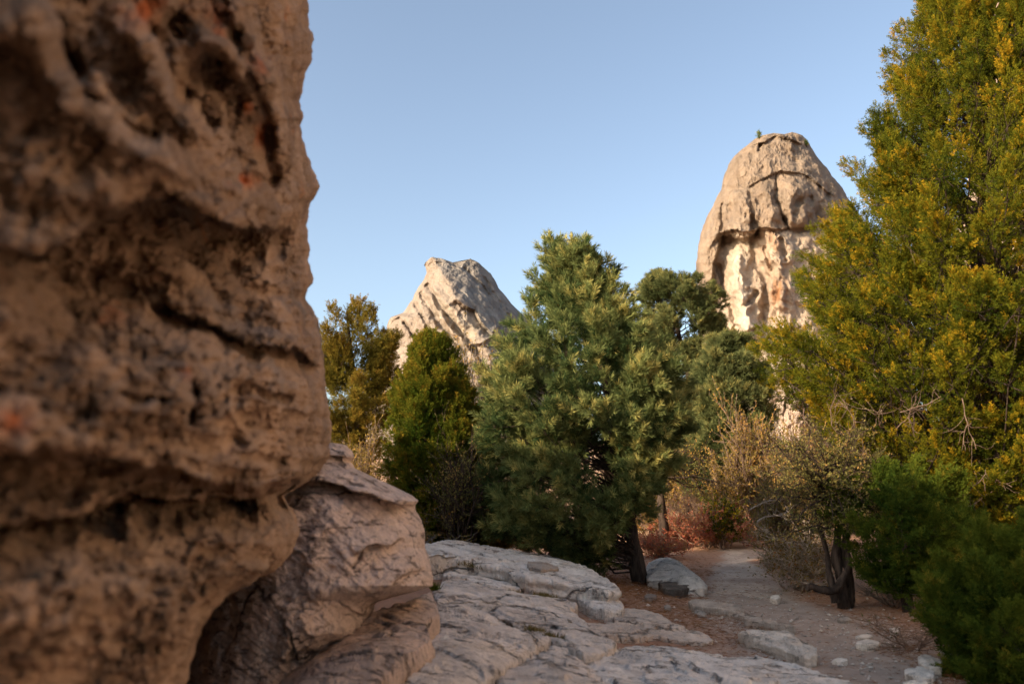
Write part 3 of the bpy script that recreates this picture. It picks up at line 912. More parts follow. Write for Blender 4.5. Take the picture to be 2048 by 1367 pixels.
# ------------------------------------------------------------------ slabs and loose stones on the ground
def slab(name, outline, th, mat, base, label, cat, group=None, dome=.0, under=.35, off=None, n=260, rings=46, rough=.026, crag=.5, seed=0, sunk=.25, cxy=None, layers=0, tilt=0.0):
    ol = np.array(outline, float)
    k = len(ol)
    # resample the closed outline smoothly
    seg = np.linalg.norm(np.roll(ol, -1, 0) - ol, axis=1)
    cum = np.concatenate([[0], np.cumsum(seg)])
    s = np.linspace(0, cum[-1], n, endpoint=False)
    cl = np.vstack([ol, ol[:1]])
    q = np.stack([np.interp(s, cum, cl[:, 0]), np.interp(s, cum, cl[:, 1])], -1)
    for _ in range(2):
        q = .25 * np.roll(q, 1, 0) + .5 * q + .25 * np.roll(q, -1, 0)
    top_off = th if off is None else off
    Pw = hit(q[:, 0], q[:, 1], top_off)
    if cxy is None:
        c = Pw[:, :2].mean(0)
    else:
        c = hit1(cxy[0], cxy[1], top_off)[:2]
    rel = Pw[:, :2] - c
    size = np.sqrt(np.mean(np.sum(rel ** 2, 1)))
    nz = fbm(np.concatenate([Pw[:, :2] * 2.5 / max(size, .25), np.full((n, 1), seed)], 1), 5)
    nz2 = fbm(np.concatenate([Pw[:, :2] * 14, np.full((n, 1), seed + 3.)], 1), 4)
    rel = rel * (1 + .05 * nz * crag + .02 * nz2 * crag)[:, None]
    rr = np.concatenate([np.linspace(0, .93, rings - 9), np.linspace(.94, 1, 9)])
    XY = c + rel[None] * rr[:, None, None]
    gz = G(XY[..., 0], XY[..., 1])
    p3 = np.concatenate([XY, np.full(XY.shape[:2] + (1,), float(seed))], -1)
    fz = rough * (.4 * fbm(p3 * 1.6, 4) + .55 * fbm(p3 * np.array([4, 9, 1]), 4) + .35 * fbm(p3 * np.array([18, 34, 1]), 3))
    q = fbm(p3 * np.array([.9, 1.6, 1]) + 60 + seed, 3) * 3
    fz = fz + rough * 1.0 * (np.floor(q) + sst(.455, .545, q - np.floor(q)) - q * .8)
    edge = 1 - np.clip((rr - .95) / .05, 0, 1) ** 2.2 * .09
    z = gz + top_off - th + th * edge[:, None] + dome * (1 - rr[:, None] ** 2) + fz
    if layers:
        st = fbm(p3 * np.array([.8, 2.2, 1]) + 40, 3) * layers
        z = z + .035 * (np.floor(st) + sst(.35, .65, st - np.floor(st)))
    rowsV = [np.concatenate([XY, z[..., None]], -1)]
    # the sides: a broken edge that runs in under the slab
    edgeXY = XY[-1]; ez = z[-1]
    out = norm(rel)
    nf = 15
    full_h = top_off + sunk
    for f in np.linspace(.05, 1, nf):
        hgt = min(full_h, th * 1.15 + .06)
        zz = ez - f * hgt
        bed = .5 * fbm(np.array([[seed * 3.1, f * 4.5, .3]]), 2)[0] + .35 * fbm(np.concatenate([edgeXY * 1.5, (zz * 22)[:, None]], 1) + seed, 3)
        rgh = .5 * fbm(np.concatenate([edgeXY * 7, (zz * 9)[:, None]], 1) + seed, 4)
        inn = -.9 * f ** 1.7 + .55 * (bed + rgh) * np.sin(math.pi * min(f * 1.3, 1)) 
        xy = edgeXY + out * (inn * under * th)[:, None]
        rowsV.append(np.concatenate([xy, zz[:, None]], -1)[None])
    lastxy = rowsV[-1][0][:, :2]
    rowsV.append(np.concatenate([c + (lastxy - c) * .9, (ez - full_h - (.15 if off is None else .02))[:, None]], -1)[None])
    V = np.concatenate(rowsV, 0)
    cb = np.array(base) * np.ones(V.shape)
    n1 = fbm(V * 1.7 + seed, 5); n2 = fbm(V * np.array([9, 4, 9]) + seed, 5)
    cb = cb * (1 + .16 * n1 + .2 * n2)[..., None]
    cb = mixc(cb, sst(.2, .65, fbm(V * 3.1 + 11 + seed, 5)) * .3, (.3, .25, .21))
    cb = mixc(cb, sst(.2, .7, fbm(V * 1.3 + 31 + seed, 4)) * .28, (.60, .45, .34))
    nr = V.shape[0]
    o = mk(name, V.reshape(-1, 3), gridF(nr, n, True), mat, col=cb)
    tag(o, label, cat, group)
    return o

GREY = (.87, .80, .72)
WARM = (.87, .77, .67)
S = M['slab']
GS = 'granite slabs stepping down to the trail'
def z3(pts): return [(560 + x * .3855, 840 + y * .3855) for x, y in pts]
def z4(pts): return [(1160 + x * .3855, 840 + y * .3855) for x, y in pts]
slab('granite_slab', z3([(735, 640), (850, 620), (1000, 640), (1150, 665), (1400, 700), (1620, 770), (1760, 860), (1770, 880), (1700, 885), (1540, 850), (1430, 830), (1270, 800), (1150, 765), (1000, 730), (870, 705), (740, 700)]), .24, S, GREY, 'grey lichen-flecked top slab with broken layered edge beneath the pine', 'rock slab', GS, .0, .7, seed=1, n=520, rings=70)
slab('granite_slab', z3([(1520, 900), (1600, 893), (1750, 920), (1785, 955), (1775, 985), (1690, 982), (1600, 955)]), .12, S, GREY, 'small flat slab tucked under the right end of the layered top slab', 'rock slab', GS, .01, seed=2)
slab('granite_slab', z3([(840, 790), (900, 770), (1060, 800), (1100, 825), (1230, 850), (1250, 872), (1150, 866), (1040, 845), (970, 822), (870, 806)]), .10, S, GREY, 'thin grey ledge between the top slab and the middle slab', 'rock slab', GS, .0, seed=3)
slab('granite_slab', z3([(790, 880), (830, 835), (900, 808), (1050, 850), (1220, 890), (1400, 915), (1535, 942), (1545, 965), (1500, 978), (1580, 1040), (1620, 1100), (1750, 1160), (1700, 1190), (1580, 1215), (1480, 1160), (1380, 1115), (1280, 1080), (1150, 1030), (1080, 985), (930, 950), (820, 940)]), .12, S, WARM, 'broad middle granite slab running from the boulder down to the right', 'rock slab', GS, .03, .5, seed=4, n=520, rings=70, cxy=(1060, 1215))
slab('granite_slab', z3([(800, 960), (930, 955), (1060, 985), (1160, 1055), (1300, 1100), (1400, 1130), (1380, 1160), (1320, 1195), (1200, 1250), (1120, 1310), (1040, 1370), (930, 1480), (500, 1560), (480, 1420), (560, 1300), (700, 1150)]), .13, S, WARM, 'wide smooth front slab ending in a curved broken lip at the bottom', 'rock slab', GS, .05, .4, seed=5, n=520, rings=70)
slab('granite_slab', z3([(1060, 1400), (1200, 1290), (1330, 1210), (1420, 1150), (1500, 1190), (1560, 1240), (1640, 1310), (1720, 1375), (1900, 1550), (1400, 1650), (950, 1600)]), .07, S, WARM, 'lower sheet of granite beneath the curved lip at the bottom edge', 'rock slab', GS, .05, .4, seed=6, n=420, rings=60)
slab('granite_slab', z3([(440, 1040), (480, 1000), (600, 955), (700, 920), (790, 895), (815, 940), (830, 1015), (750, 1062), (788, 1135), (780, 1160), (700, 1200), (625, 1250), (540, 1320), (520, 1420), (380, 1520), (120, 1560), (-60, 1480), (20, 1300), (250, 1180)]), .26, S, (.72, .55, .44), 'pinkish ledge slab at the foot of the leaning boulder', 'rock slab', GS, .03, .5, seed=7, n=420, rings=60)
slab('granite_slab', z4([(60, 1250), (200, 1175), (400, 1165), (560, 1195), (800, 1225), (1000, 1240), (1200, 1290), (1420, 1370), (1650, 1500), (1000, 1900), (200, 1900), (-80, 1600), (-20, 1350)]), .06, S, GREY, 'large pale slab along the bottom edge beside the dirt trail', 'rock slab', GS, .06, .3, seed=8, n=460, rings=70)
slab('granite_slab', z4([(-10, 1040), (60, 1060), (150, 1085), (200, 1075), (170, 1020), (240, 975), (330, 975), (430, 1010), (500, 1060), (620, 1095), (700, 1135), (640, 1150), (500, 1130), (380, 1110), (280, 1130), (100, 1120), (0, 1080)]), .05, S, (.72, .6, .5), 'low flat slab half sunk in dirt beside the trail edge', 'rock slab', GS, .02, .4, seed=9, n=320, cxy=z4([(330, 1070)])[0], crag=.3)
slab('granite_slab', z4([(815, 1105), (880, 1088), (1040, 1090), (1110, 1105), (1170, 1160), (1232, 1190), (1230, 1222), (1170, 1225), (1060, 1195), (940, 1150), (860, 1125)]), .09, M['stone'], (.76, .67, .57), 'pale wedge-shaped flat rock lying in the dirt trail', 'rock slab', None, .03, .5, seed=10)
slab('granite_slab', z4([(850, 1030), (900, 1024), (1000, 1040), (1115, 1068), (1118, 1080), (1040, 1068), (930, 1048), (860, 1042)]), .06, M['stone'], (.54, .45, .37), 'narrow stone strip lying across the trail behind the wedge rock', 'rock slab', None, .0, seed=11)
slab('granite_slab', z4([(560, 940), (620, 935), (760, 950), (850, 965), (855, 985), (780, 990), (680, 975), (580, 960)]), .07, M['stone'], (.48, .40, .33), 'thin brownish slab step at the far end of the trail', 'rock slab', None, .0, seed=12)
slab('granite_slab', z4([(715, 990), (780, 985), (900, 1015), (960, 1032), (900, 1034), (800, 1010)]), .04, M['stone'], (.48, .40, .33), 'low sliver of stone between the trail step and stone strip', 'rock slab', None, .0, seed=13)
slab('domed_rock', z4([(335, 790), (350, 745), (400, 722), (460, 722), (520, 750), (600, 810), (665, 860), (640, 872), (560, 868), (440, 845), (350, 825)]), .10, S, (.78, .71, .63), 'white domed rock beside the foot of the pine trunk', 'rock', None, .16, .3, seed=14)
slab('dark_stone', z4([(385, 822), (450, 822), (540, 840), (572, 866), (520, 882), (440, 868)]), .10, M['stone'], (.12, .10, .085), 'dark flat stone in front of the white domed rock', 'stone', None, .02, seed=15)

GL = 'loose pale stones along the trail'
def stone(cx, cy, w, h, th, seed, label, col=(.86, .76, .65), rot=0.0, group=GL, pts=9, off=None):
    r = np.random.default_rng(seed)
    a = np.linspace(0, 2 * np.pi, pts, endpoint=False) + r.uniform(-.2, .2, pts)
    k = r.uniform(.78, 1.1, pts)
    x = np.cos(a) * w / 2 * k; y = np.sin(a) * h / 2 * k
    c, s = math.cos(rot), math.sin(rot)
    return slab('loose_stone', list(zip(cx + x * c - y * s, cy + x * s + y * c)), th, M['stone'], col, label, 'stone', group, .015, .4, n=90, rings=16, seed=seed + 100, rough=.016, off=off, sunk=.25 if off is None else th + .04 - off, crag=1.4)

stone(1737, 1285, 56, 13, .05, 1, 'oval pale stone alone in the dirt right of the wedge rock')
stone(1728, 1272, 38, 4, .03, 2, 'thin flat stone just behind the oval pale stone')
stone(1862, 1325, 58, 24, .06, 3, 'squarish pale stone nearest the low green juniper bush', rot=.25)
stone(1840, 1344, 62, 24, .06, 4, 'angular pale stone in front of the squarish one', rot=.12)
stone(1830, 1366, 50, 10, .05, 5, 'pale stone cut off by the bottom edge of the photo')
stone(1682, 1321, 34, 5, .03, 6, 'thin pale stone chip beside the large bottom slab')
stone(1788, 1259, 22, 10, .05, 7, 'small pale stone by the dead branches on the right')
stone(1551, 1194, 22, 9, .06, 8, 'small whitish stone at the far grassy trail edge')
stone(1690, 1238, 32, 6, .03, 9, 'flat pale stone below the twisted shrub trunk', col=(.42, .36, .3))
stone(1335, 1213, 14, 6, .04, 10, 'little stone on needle litter right of the slabs', col=(.38, .33, .28))
stone(1400, 1225, 30, 8, .03, 11, 'low flat stone beside the trail below the dark stone', col=(.38, .33, .28), rot=.3)
stone(1300, 1192, 26, 9, .05, 12, 'dull brown stone in the litter below the pine trunk', col=(.25, .2, .17))
stone(1083, 1130, 66, 15, .05, 13, 'long pale stone resting on the layered top slab', col=(.5, .42, .35), rot=.1, off=.285)

def grow(P0, D0, L, K, wob, up, rng):
    m = len(P0)
    pts = np.zeros((m, K + 1, 3))
    pts[:, 0] = P0
    d = D0.copy()
    for k in range(K):
        d = norm(d + rng.normal(size=(m, 3)) * wob + np.array([0, 0, up]))
        pts[:, k + 1] = pts[:, k] + d * (L / K)[:, None]
    return pts

def offshoots(pts, m, ang, Lf, L, K, wob, up, rng, lo=.25):
    n, k1, _ = pts.shape
    i = rng.integers(0, n, m)
    t = rng.uniform(lo, 1, m) * (k1 - 1)
    j = np.minimum(t.astype(int), k1 - 2)
    f = (t - j)[:, None]
    P0 = pts[i, j] * (1 - f) + pts[i, j + 1] * f
    d = norm(pts[i, j + 1] - pts[i, j])
    d = norm(d + rng.normal(size=(m, 3)) * ang)
    return grow(P0, d, L[i] * Lf * rng.uniform(.6, 1.3, m), K, wob, up, rng), L[i] * Lf

# ------------------------------------------------------------------ foliage
def kites(B, T, w, rng):
    """flat leaf blades from B to T"""
    d = norm(T - B)
    side = norm(np.cross(d, norm(rng.normal(size=d.shape))))
    mid = B + (T - B) * .45
    V = np.stack([B, mid + side * w[:, None], T, mid - side * w[:, None]], 1)
    F = np.arange(len(B) * 4).reshape(-1, 4)
    return V.reshape(-1, 3), F

def tufts(P, D, kind, rng, size, tone=None):
    """needle brushes (pine) or scale sprays (juniper) at points P along directions D"""
    m = len(P)
    if kind == 'pine':
        k = 30
        L = size * rng.uniform(.7, 1.25, (m, 1))
        s = rng.uniform(0, 1, (m, k)) ** .8
        rad = norm(rng.normal(size=(m, k, 3)))
        dirs = norm(D[:, None] * .95 + rad * .7)
        nl = size * rng.uniform(.5, .75, (m, k))
        B = P[:, None] + D[:, None] * (s * L)[..., None]
        T = B + dirs * nl[..., None]
        w = np.full(m * k, size * .036)
    else:
        k = 28
        L = size * rng.uniform(.7, 1.4, (m, 1))
        s = rng.uniform(0, 1, (m, k))
        rad = norm(rng.normal(size=(m, k, 3)))
        dirs = norm(D[:, None] * .9 + rad * .75)
        nl = size * rng.uniform(.22, .42, (m, k)) * (1.15 - .5 * s)
        B = P[:, None] + D[:, None] * (s * L)[..., None] + rad * (size * .06)
        T = B + dirs * nl[..., None]
        w = np.full(m * k, size * .042)
    V, F = kites(B.reshape(-1, 3), T.reshape(-1, 3), w, rng)
    tv = .5 if tone is None else tone
    rnd = np.repeat(np.clip(rng.normal(tv, .17, m), 0, 1), k) + rng.uniform(-.04, .04, m * k)
    return V, F, rnd

def conifer(name, label, Y, prof, trunk, kind, mat, n_cl, cl_r, n_tuft, size, trunk_r, seed, cat='tree', group=None, shell=.6, up=.35, flat=.8, base_px=None, limbs=True, gap=0.0, bark='bark', lumpy=.18, tip=0.0, stretch=1.5, inset=1.05, gapf=1.0, spire=0, tiers=0.0, core=0.0, dead=None):
    rng = np.random.default_rng(seed)
    pr = np.array(prof, float)
    tr = np.array(trunk, float)                  # (px, py) from the foot up
    foot = base_at(tr[0, 0], Y) if base_px is None else base_px
    Yf = foot[1]
    root = empty(name, foot)
    tag(root, label, cat, group)
    tp = W(tr[:, 0], tr[:, 1], Yf)
    tp[0] = foot - np.array([0, 0, .08])
    tp[1:, 1] += rng.uniform(-.04, .04, len(tp) - 1) * trunk_r * 8
    ts = np.linspace(1, .12, len(tp))
    tV, tF = tube(tp, trunk_r * ts * np.where(np.arange(len(tp)) == 0, 1.35, 1), 16, .2, seed)
    parts = [(tV, tF)]
    # clusters
    ys = np.linspace(pr[0, 0], pr[-1, 0], 400)
    Lx, Rx = np.interp(ys, pr[:, 0], pr[:, 1]), np.interp(ys, pr[:, 0], pr[:, 2])
    wgt = (Rx - Lx) + 60
    wgt = wgt / wgt.sum()
    yy = rng.choice(ys, n_cl, p=wgt)
    yy = np.maximum(yy, ys[0] + 1.15 * cl_r / Yf * FPX * rng.uniform(.6, 1.3, n_cl))
    lx, rx = np.interp(yy, ys, Lx), np.interp(yy, ys, Rx)
    tx = np.interp(-yy, -tr[:, 1], tr[:, 0])
    tx = np.clip(tx, lx + .2 * (rx - lx), rx - .2 * (rx - lx))
    sc = Yf / FPX
    th = rng.uniform(0, 2 * np.pi, n_cl)
    Rl, Rr = (tx - lx) * sc, (rx - tx) * sc
    Rs = np.where(np.cos(th) > 0, Rr, Rl)
    Rf = .5 * (Rl + Rr)
    r = cl_r * rng.uniform(.65, 1.25, n_cl)
    Rs0 = Rs
    lump = 1 + lumpy * fbm(np.stack([np.cos(th) * 1.6, np.sin(th) * 1.6, yy / 90.0 + seed], -1), 3)
    Rs = Rs * np.clip(lump, .6, 1.2); Rf = Rf * np.clip(lump, .6, 1.2)
    r = r * np.clip(Rs / (2.0 * r), .5, 1)
    rho = np.where(rng.uniform(size=n_cl) < shell, rng.uniform(.8, 1.0, n_cl), np.sqrt(rng.uniform(.08, .8, n_cl)))
    X = np.maximum(Rs - inset * r, .12 * Rs) * np.cos(th) * rho
    Yo = np.maximum(Rf - inset * r, .12 * Rf) * np.sin(th) * rho
    Ctr = W(tx, yy, Yf)
    trunk_at = Ctr.copy()
    Ctr = Ctr + np.stack([X, Yo, np.zeros(n_cl)], -1)
    if gap > 0:
        keep = (fbm(Ctr * (.8 * gapf / max(cl_r, .1)) + seed, 2) > (gap - .5)) | ((rho < core) & (rng.uniform(size=n_cl) < .8))
        Ctr, trunk_at, r = Ctr[keep], trunk_at[keep], r[keep]
    if spire:
        k = np.linspace(0, 1, spire)
        top = tp[-1] + (tp[-2] - tp[-1]) * ((1 - k) * .9)[:, None]
        top[:, :2] += rng.normal(size=(spire, 2)) * cl_r * .35 * (1.2 - k)[:, None]
        Ctr = np.concatenate([Ctr, top]); r = np.concatenate([r, cl_r * (.95 - .45 * k)])
        ta = top.copy(); ta[:, :2] = tp[-1, :2] + (tp[-2, :2] - tp[-1, :2]) * ((1 - k) * .9)[:, None]
        trunk_at = np.concatenate([trunk_at, ta])
    if tiers:
        ang = np.arctan2(Ctr[:, 1] - Yf, Ctr[:, 0] - trunk_at[:, 0])
        ph = (Ctr[:, 2] - .35 * np.linalg.norm((Ctr - trunk_at)[:, :2], axis=1)) / tiers + .35 * np.sin(ang * 2 + seed) + .3 * np.sin(ang * 5)
        keep = (np.sin(2 * np.pi * ph) > -.35) | (rng.uniform(size=len(Ctr)) < .15)
        Ctr, trunk_at, r = Ctr[keep], trunk_at[keep], r[keep]
    n_cl = len(Ctr)
    hfrac = np.clip((Ctr[:, 2] - foot[2]) / (tp[-1, 2] - foot[2]), 0, 1)
    outw = Ctr - trunk_at
    dist = np.linalg.norm(outw[:, :2], axis=1)
    if limbs:
        A = trunk_at.copy()
        zlow = np.maximum(Ctr[:, 2] - up * 1.3 * dist, foot[2] + .15)
        zA = np.minimum(zlow, tp[-1, 2])
        # trunk position at that height
        A = np.stack([np.interp(zA, tp[:, 2], tp[:, 0]), np.interp(zA, tp[:, 2], tp[:, 1]), zA], -1)
        K = 6
        t = np.linspace(0, 1, K)[None, :, None]
        pts = A[:, None] * (1 - t) + Ctr[:, None] * t
        pts[:, 1:-1] += rng.normal(size=(n_cl, K - 2, 3)) * (.05 * dist[:, None, None] + .01)
        r0 = trunk_r * .2 * (1 - .6 * hfrac) * np.clip(dist / 1.0, .35, 1)
        parts.append(strands(pts, r0, r0 * .25, 5))
        # twigs inside the clusters
        kt = 7
        tw = norm(rng.normal(size=(n_cl, kt, 3)) + norm(outw)[:, None] * .8 + np.array([0, 0, .4]))
        e = Ctr[:, None] + tw * (r * .9)[:, None, None]
        p = np.stack([np.repeat(Ctr[:, None], kt, 1), e], 2).reshape(-1, 2, 3)
        rt = np.repeat(r0 * .25, kt)
        parts.append(strands(p, rt, rt * .5, 3))
    V, F = joinm(parts)
    mk('trunk', V, F, M[bark], root)
    if dead:
        nd, x0, x1, y0, y1 = dead
        qx, qy = rng.uniform(x0, x1, nd), rng.uniform(y0, y1, nd)
        cx = np.interp(-qy, -tr[:, 1], tr[:, 0])
        hw = np.maximum(np.interp(qy, ys, .5 * (Rx - Lx)), 20)
        f = np.sqrt(np.clip(1 - ((qx - cx) / hw) ** 2, .05, 1))
        Q = W(qx, qy, Yf - .82 * f * hw * sc)
        d0 = norm(np.stack([(qx - cx) / hw, -f * .8, rng.normal(.1, .35, nd)], -1) + rng.normal(size=(nd, 3)) * .45)
        ln = rng.uniform(.35, .8, nd) * (.25 + .5 * cl_r)  * 2.2
        m1 = grow(Q - d0 * ln[:, None] * .6, d0, ln, 6, .22, .02, rng)
        m2, _ = offshoots(m1, nd * 9, .75, .45, ln, 4, .3, .03, rng, .2)
        mk('dead_twigs', *joinm([strands(m1, np.full(nd, .006), np.full(nd, .003), 4), strands(m2, np.full(nd * 9, .003), np.full(nd * 9, .0015), 3)]), M['twig'], root)
    # tufts
    w = r ** 2 / (r ** 2).sum()
    back = np.where(Ctr[:, 1] > Yf + .25 * Rf.mean(), .6, 1.0)
    w = w * back; w = w / w.sum()
    ci = rng.choice(n_cl, n_tuft, p=w)
    # every cluster is a plume along its own branch tip: broad at the base, pointed at the end
    ax = norm(norm(outw) * (1.0 - .5 * hfrac[:, None]) + np.array([0, 0, 1.0]) * (up + .9 * hfrac[:, None] ** 2) + rng.normal(size=(n_cl, 3)) * .28)
    t = rng.uniform(0, 1, n_tuft) ** .9 * 1.9 - .75
    wid = .72 * np.clip(1.0 - .78 * np.clip(t, 0, 1.15), .06, 1) * (1 - .5 * np.clip(-t, 0, 1))
    u = norm(rng.normal(size=(n_tuft, 3)))
    u = norm(u - ax[ci] * np.sum(u * ax[ci], 1, keepdims=True))
    P = Ctr[ci] + ax[ci] * (t * r[ci] * stretch)[:, None] + u * (r[ci] * wid * np.sqrt(rng.uniform(.1, 1, n_tuft)))[:, None] * np.array([1, 1, flat])
    D = norm(ax[ci] * (.55 + .5 * np.clip(t, 0, 1))[:, None] + u * .6 + np.array([0, 0, .25]) + rng.normal(size=(n_tuft, 3)) * .22)
    V, F, rnd = tufts(P, D, kind, rng, size, np.clip(rng.normal(.46, .075, n_cl)[ci] + .2 * np.clip(t, -.5, 1.1), .02, .98))
    crown = mk('crown', V, F, M[mat], root, smooth=False, fattr=rnd)
    return root

# centre pine
foot_pine = hit1(1283, 1166)
conifer('pine_tree', 'full blue-green conical pine with a dark leaning trunk at centre', foot_pine[1],
        [(488, 1136, 1152), (508, 1124, 1166), (525, 1112, 1180), (540, 1085, 1192), (580, 1072, 1220), (620, 1070, 1240), (645, 1045, 1252), (690, 1016, 1278), (720, 998, 1316), (760, 990, 1335), (800, 975, 1365), (850, 950, 1372), (885, 946, 1350), (920, 944, 1325), (950, 944, 1318), (985, 946, 1306), (1030, 952, 1290), (1050, 962, 1235), (1075, 1000, 1215), (1100, 1080, 1210), (1130, 1140, 1225)],
        [(1283, 1166), (1268, 1090), (1252, 1010), (1238, 900), (1215, 780), (1180, 640), (1155, 555), (1144, 498)],
        'pine', 'pine', 900, .17, 15500, .15, .10, 101, shell=.6, up=.36, gap=.26, gapf=1.2, core=.6, lumpy=.12, stretch=1.9, spire=9, tiers=.6, base_px=foot_pine)

# pines behind
conifer('pine_tree', 'round-topped pine with bare trunks showing in front of the tower', 22,
        [(556, 1335, 1400), (575, 1295, 1430), (605, 1266, 1450), (640, 1270, 1452), (665, 1290, 1446), (700, 1300, 1410), (740, 1310, 1420), (790, 1330, 1430), (850, 1350, 1450), (930, 1340, 1450)],
        [(1400, 1010), (1396, 900), (1388, 800), (1370, 720), (1352, 640), (1345, 575)],
        'pine', 'pine_far', 260, .36, 8500, .17, .16, 102, group='pines beyond the centre pine', shell=.85, up=.35, gap=.44, gapf=.9, stretch=.75, lumpy=.12, inset=.5)
conifer('pine_tree', 'dense dark pine between the round-topped pine and the big juniper', 20,
        [(668, 1440, 1466), (695, 1415, 1490), (730, 1396, 1520), (770, 1388, 1540), (815, 1386, 1552), (850, 1396, 1552), (900, 1380, 1500), (985, 1380, 1470)],
        [(1440, 1020), (1446, 900), (1450, 780), (1452, 675)],
        'pine', 'pine_far', 240, .28, 8500, .18, .15, 103, group='pines beyond the centre pine', shell=.7, up=.4, stretch=.9, gap=.15, lumpy=.15, inset=.5)

# junipers on the left
conifer('juniper_tree', 'open yellowish juniper with visible trunk beside the dark rock wall', 19,
        [(612, 684, 706), (630, 660, 730), (660, 640, 770), (690, 610, 806), (730, 600, 812), (770, 600, 800), (820, 600, 800), (870, 610, 780), (910, 620, 770)],
        [(726, 990), (722, 900), (716, 840), (708, 760), (700, 690), (694, 622)],
        'juniper', 'juniper_old', 120, .36, 7500, .17, .17, 104, shell=.6, up=.5, gap=.36)
conifer('juniper_tree', 'yellow-green juniper with pointed top left of the centre pine', 12.4,
        [(680, 850, 882), (705, 826, 905), (740, 808, 925), (780, 792, 936), (820, 778, 950), (870, 768, 965), (930, 768, 975), (990, 785, 980), (1040, 825, 985), (1085, 850, 985)],
        [(880, 1120), (880, 1000), (880, 860), (868, 690)],
        'juniper', 'juniper_mid', 420, .19, 23000, .12, .12, 105, shell=.62, up=.9, flat=1.2, gap=.1, lumpy=.12)

# junipers on the right
conifer('juniper_tree', 'huge sunlit yellow-green juniper filling the right edge', 10.6,
        [(-300, 1950, 2010), (-180, 1880, 2090), (-60, 1842, 2150), (0, 1822, 2180), (50, 1790, 2220), (110, 1754, 2260), (180, 1768, 2280), (240, 1782, 2300), (290, 1726, 2320), (330, 1735, 2340), (370, 1692, 2360), (430, 1645, 2380), (465, 1612, 2400), (520, 1588, 2400), (560, 1590, 2420), (620, 1580, 2420), (650, 1556, 2420), (720, 1540, 2420), (760, 1556, 2420), (800, 1572, 2400), (840, 1612, 2400), (890, 1655, 2380), (960, 1700, 2360), (1040, 1760, 2330), (1130, 1850, 2280)],
        [(1950, 1215), (1952, 1000), (1958, 700), (1965, 350), (1975, 0), (1980, -280)],
        'juniper', 'juniper', 1800, .26, 118000, .105, .15, 106, shell=.6, up=.7, flat=1.0, gap=.3, gapf=.75, core=.74, dead=(24, 1590, 2000, 800, 1060), lumpy=.12, stretch=1.6)
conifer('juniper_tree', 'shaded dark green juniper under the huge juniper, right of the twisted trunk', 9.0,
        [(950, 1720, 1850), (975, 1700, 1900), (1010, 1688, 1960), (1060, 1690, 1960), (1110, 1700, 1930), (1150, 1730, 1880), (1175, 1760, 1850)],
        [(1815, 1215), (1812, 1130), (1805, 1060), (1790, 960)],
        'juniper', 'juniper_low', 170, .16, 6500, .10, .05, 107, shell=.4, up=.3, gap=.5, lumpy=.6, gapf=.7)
conifer('juniper_bush', 'low green juniper bush in the bottom right corner', 6.3,
        [(1085, 1985, 2080), (1120, 1930, 2130), (1160, 1880, 2180), (1210, 1868, 2220), (1260, 1880, 2220), (1310, 1895, 2220), (1360, 1905, 2220), (1420, 1930, 2200)],
        [(2040, 1480), (2040, 1380), (2035, 1250), (2030, 1100)],
        'juniper', 'juniper_low', 330, .12, 14000, .08, .05, 108, cat='bush', shell=.5, up=.8, gap=.42, lumpy=.6, gapf=.8, stretch=1.9)

# ------------------------------------------------------------------ shrubs
def shrub(name, label, foot, height, width, n_stem, n_br, n_tw, n_leaf, leaf, leaf_w, mat, wood, seed, cat='shrub', group=None, spread=.7, stem_r=.02, up=.12, depth=None, sub=None, tw_r=1.5):
    rng = np.random.default_rng(seed)
    foot = np.asarray(foot, float)
    root = empty(name, foot)
    tag(root, label, cat, group)
    P0 = np.zeros((n_stem, 3)) + rng.normal(size=(n_stem, 3)) * np.array([.06, .06, 0]) * width
    D0 = norm(np.concatenate([rng.normal(size=(n_stem, 2)) * spread, np.ones((n_stem, 1))], 1))
    L = np.full(n_stem, .75) * rng.uniform(.7, 1.2, n_stem)
    st = grow(P0, D0, L, 8, .18, up, rng)
    br, L2 = offshoots(st, n_br, .6, .55, L, 6, .2, up, rng)
    tw, L3 = offshoots(br, n_tw, .6, .5, L2, 4, .22, up, rng, .15)
    allp = np.concatenate([st.reshape(-1, 3), br.reshape(-1, 3), tw.reshape(-1, 3)])
    lo, hi = np.percentile(allp, [1.5, 98.5], axis=0)
    dp = width if depth is None else depth
    s = np.array([width / (hi[0] - lo[0]), dp / (hi[1] - lo[1]), height / hi[2]])
    c = np.array([(hi[0] + lo[0]) / 2, (hi[1] + lo[1]) / 2, 0])
    def fit(p):
        k = np.clip(p[..., 2:3] / hi[2], 0, 1)
        return (p - c * k) * s
    st, br, tw = fit(st), fit(br), fit(tw)
    parts = [strands(st + foot, np.full(len(st), stem_r), np.full(len(st), stem_r * .35), 6),
             strands(br + foot, np.full(len(br), stem_r * .4), np.full(len(br), stem_r * .15), 4),
             strands(tw + foot, np.full(len(tw), stem_r * .17 * tw_r), np.full(len(tw), stem_r * .09 * tw_r), 3)]
    V, F = joinm(parts)
    mk('branches', V, F, M[wood], root)
    if n_leaf:
        i = rng.integers(0, len(tw), n_leaf)
        t = rng.uniform(.1, 1, n_leaf) * (tw.shape[1] - 1)
        j = np.minimum(t.astype(int), tw.shape[1] - 2)
        f = (t - j)[:, None]
        B = tw[i, j] * (1 - f) + tw[i, j + 1] * f + foot
        d = norm(norm(tw[i, j + 1] - tw[i, j]) + rng.normal(size=(n_leaf, 3)) * .6)
        ln = leaf * rng.uniform(.6, 1.3, n_leaf)
        V, F = kites(B, B + d * ln[:, None], np.full(n_leaf, leaf_w), rng)
        per = rng.uniform(0, 1, len(tw))
        mk('foliage', V, F, M[mat], root, smooth=False, fattr=np.clip(per[i] + rng.normal(0, .12, n_leaf), 0, 1))
    return root

def mpx(p, Y):
    return p / FPX * Y

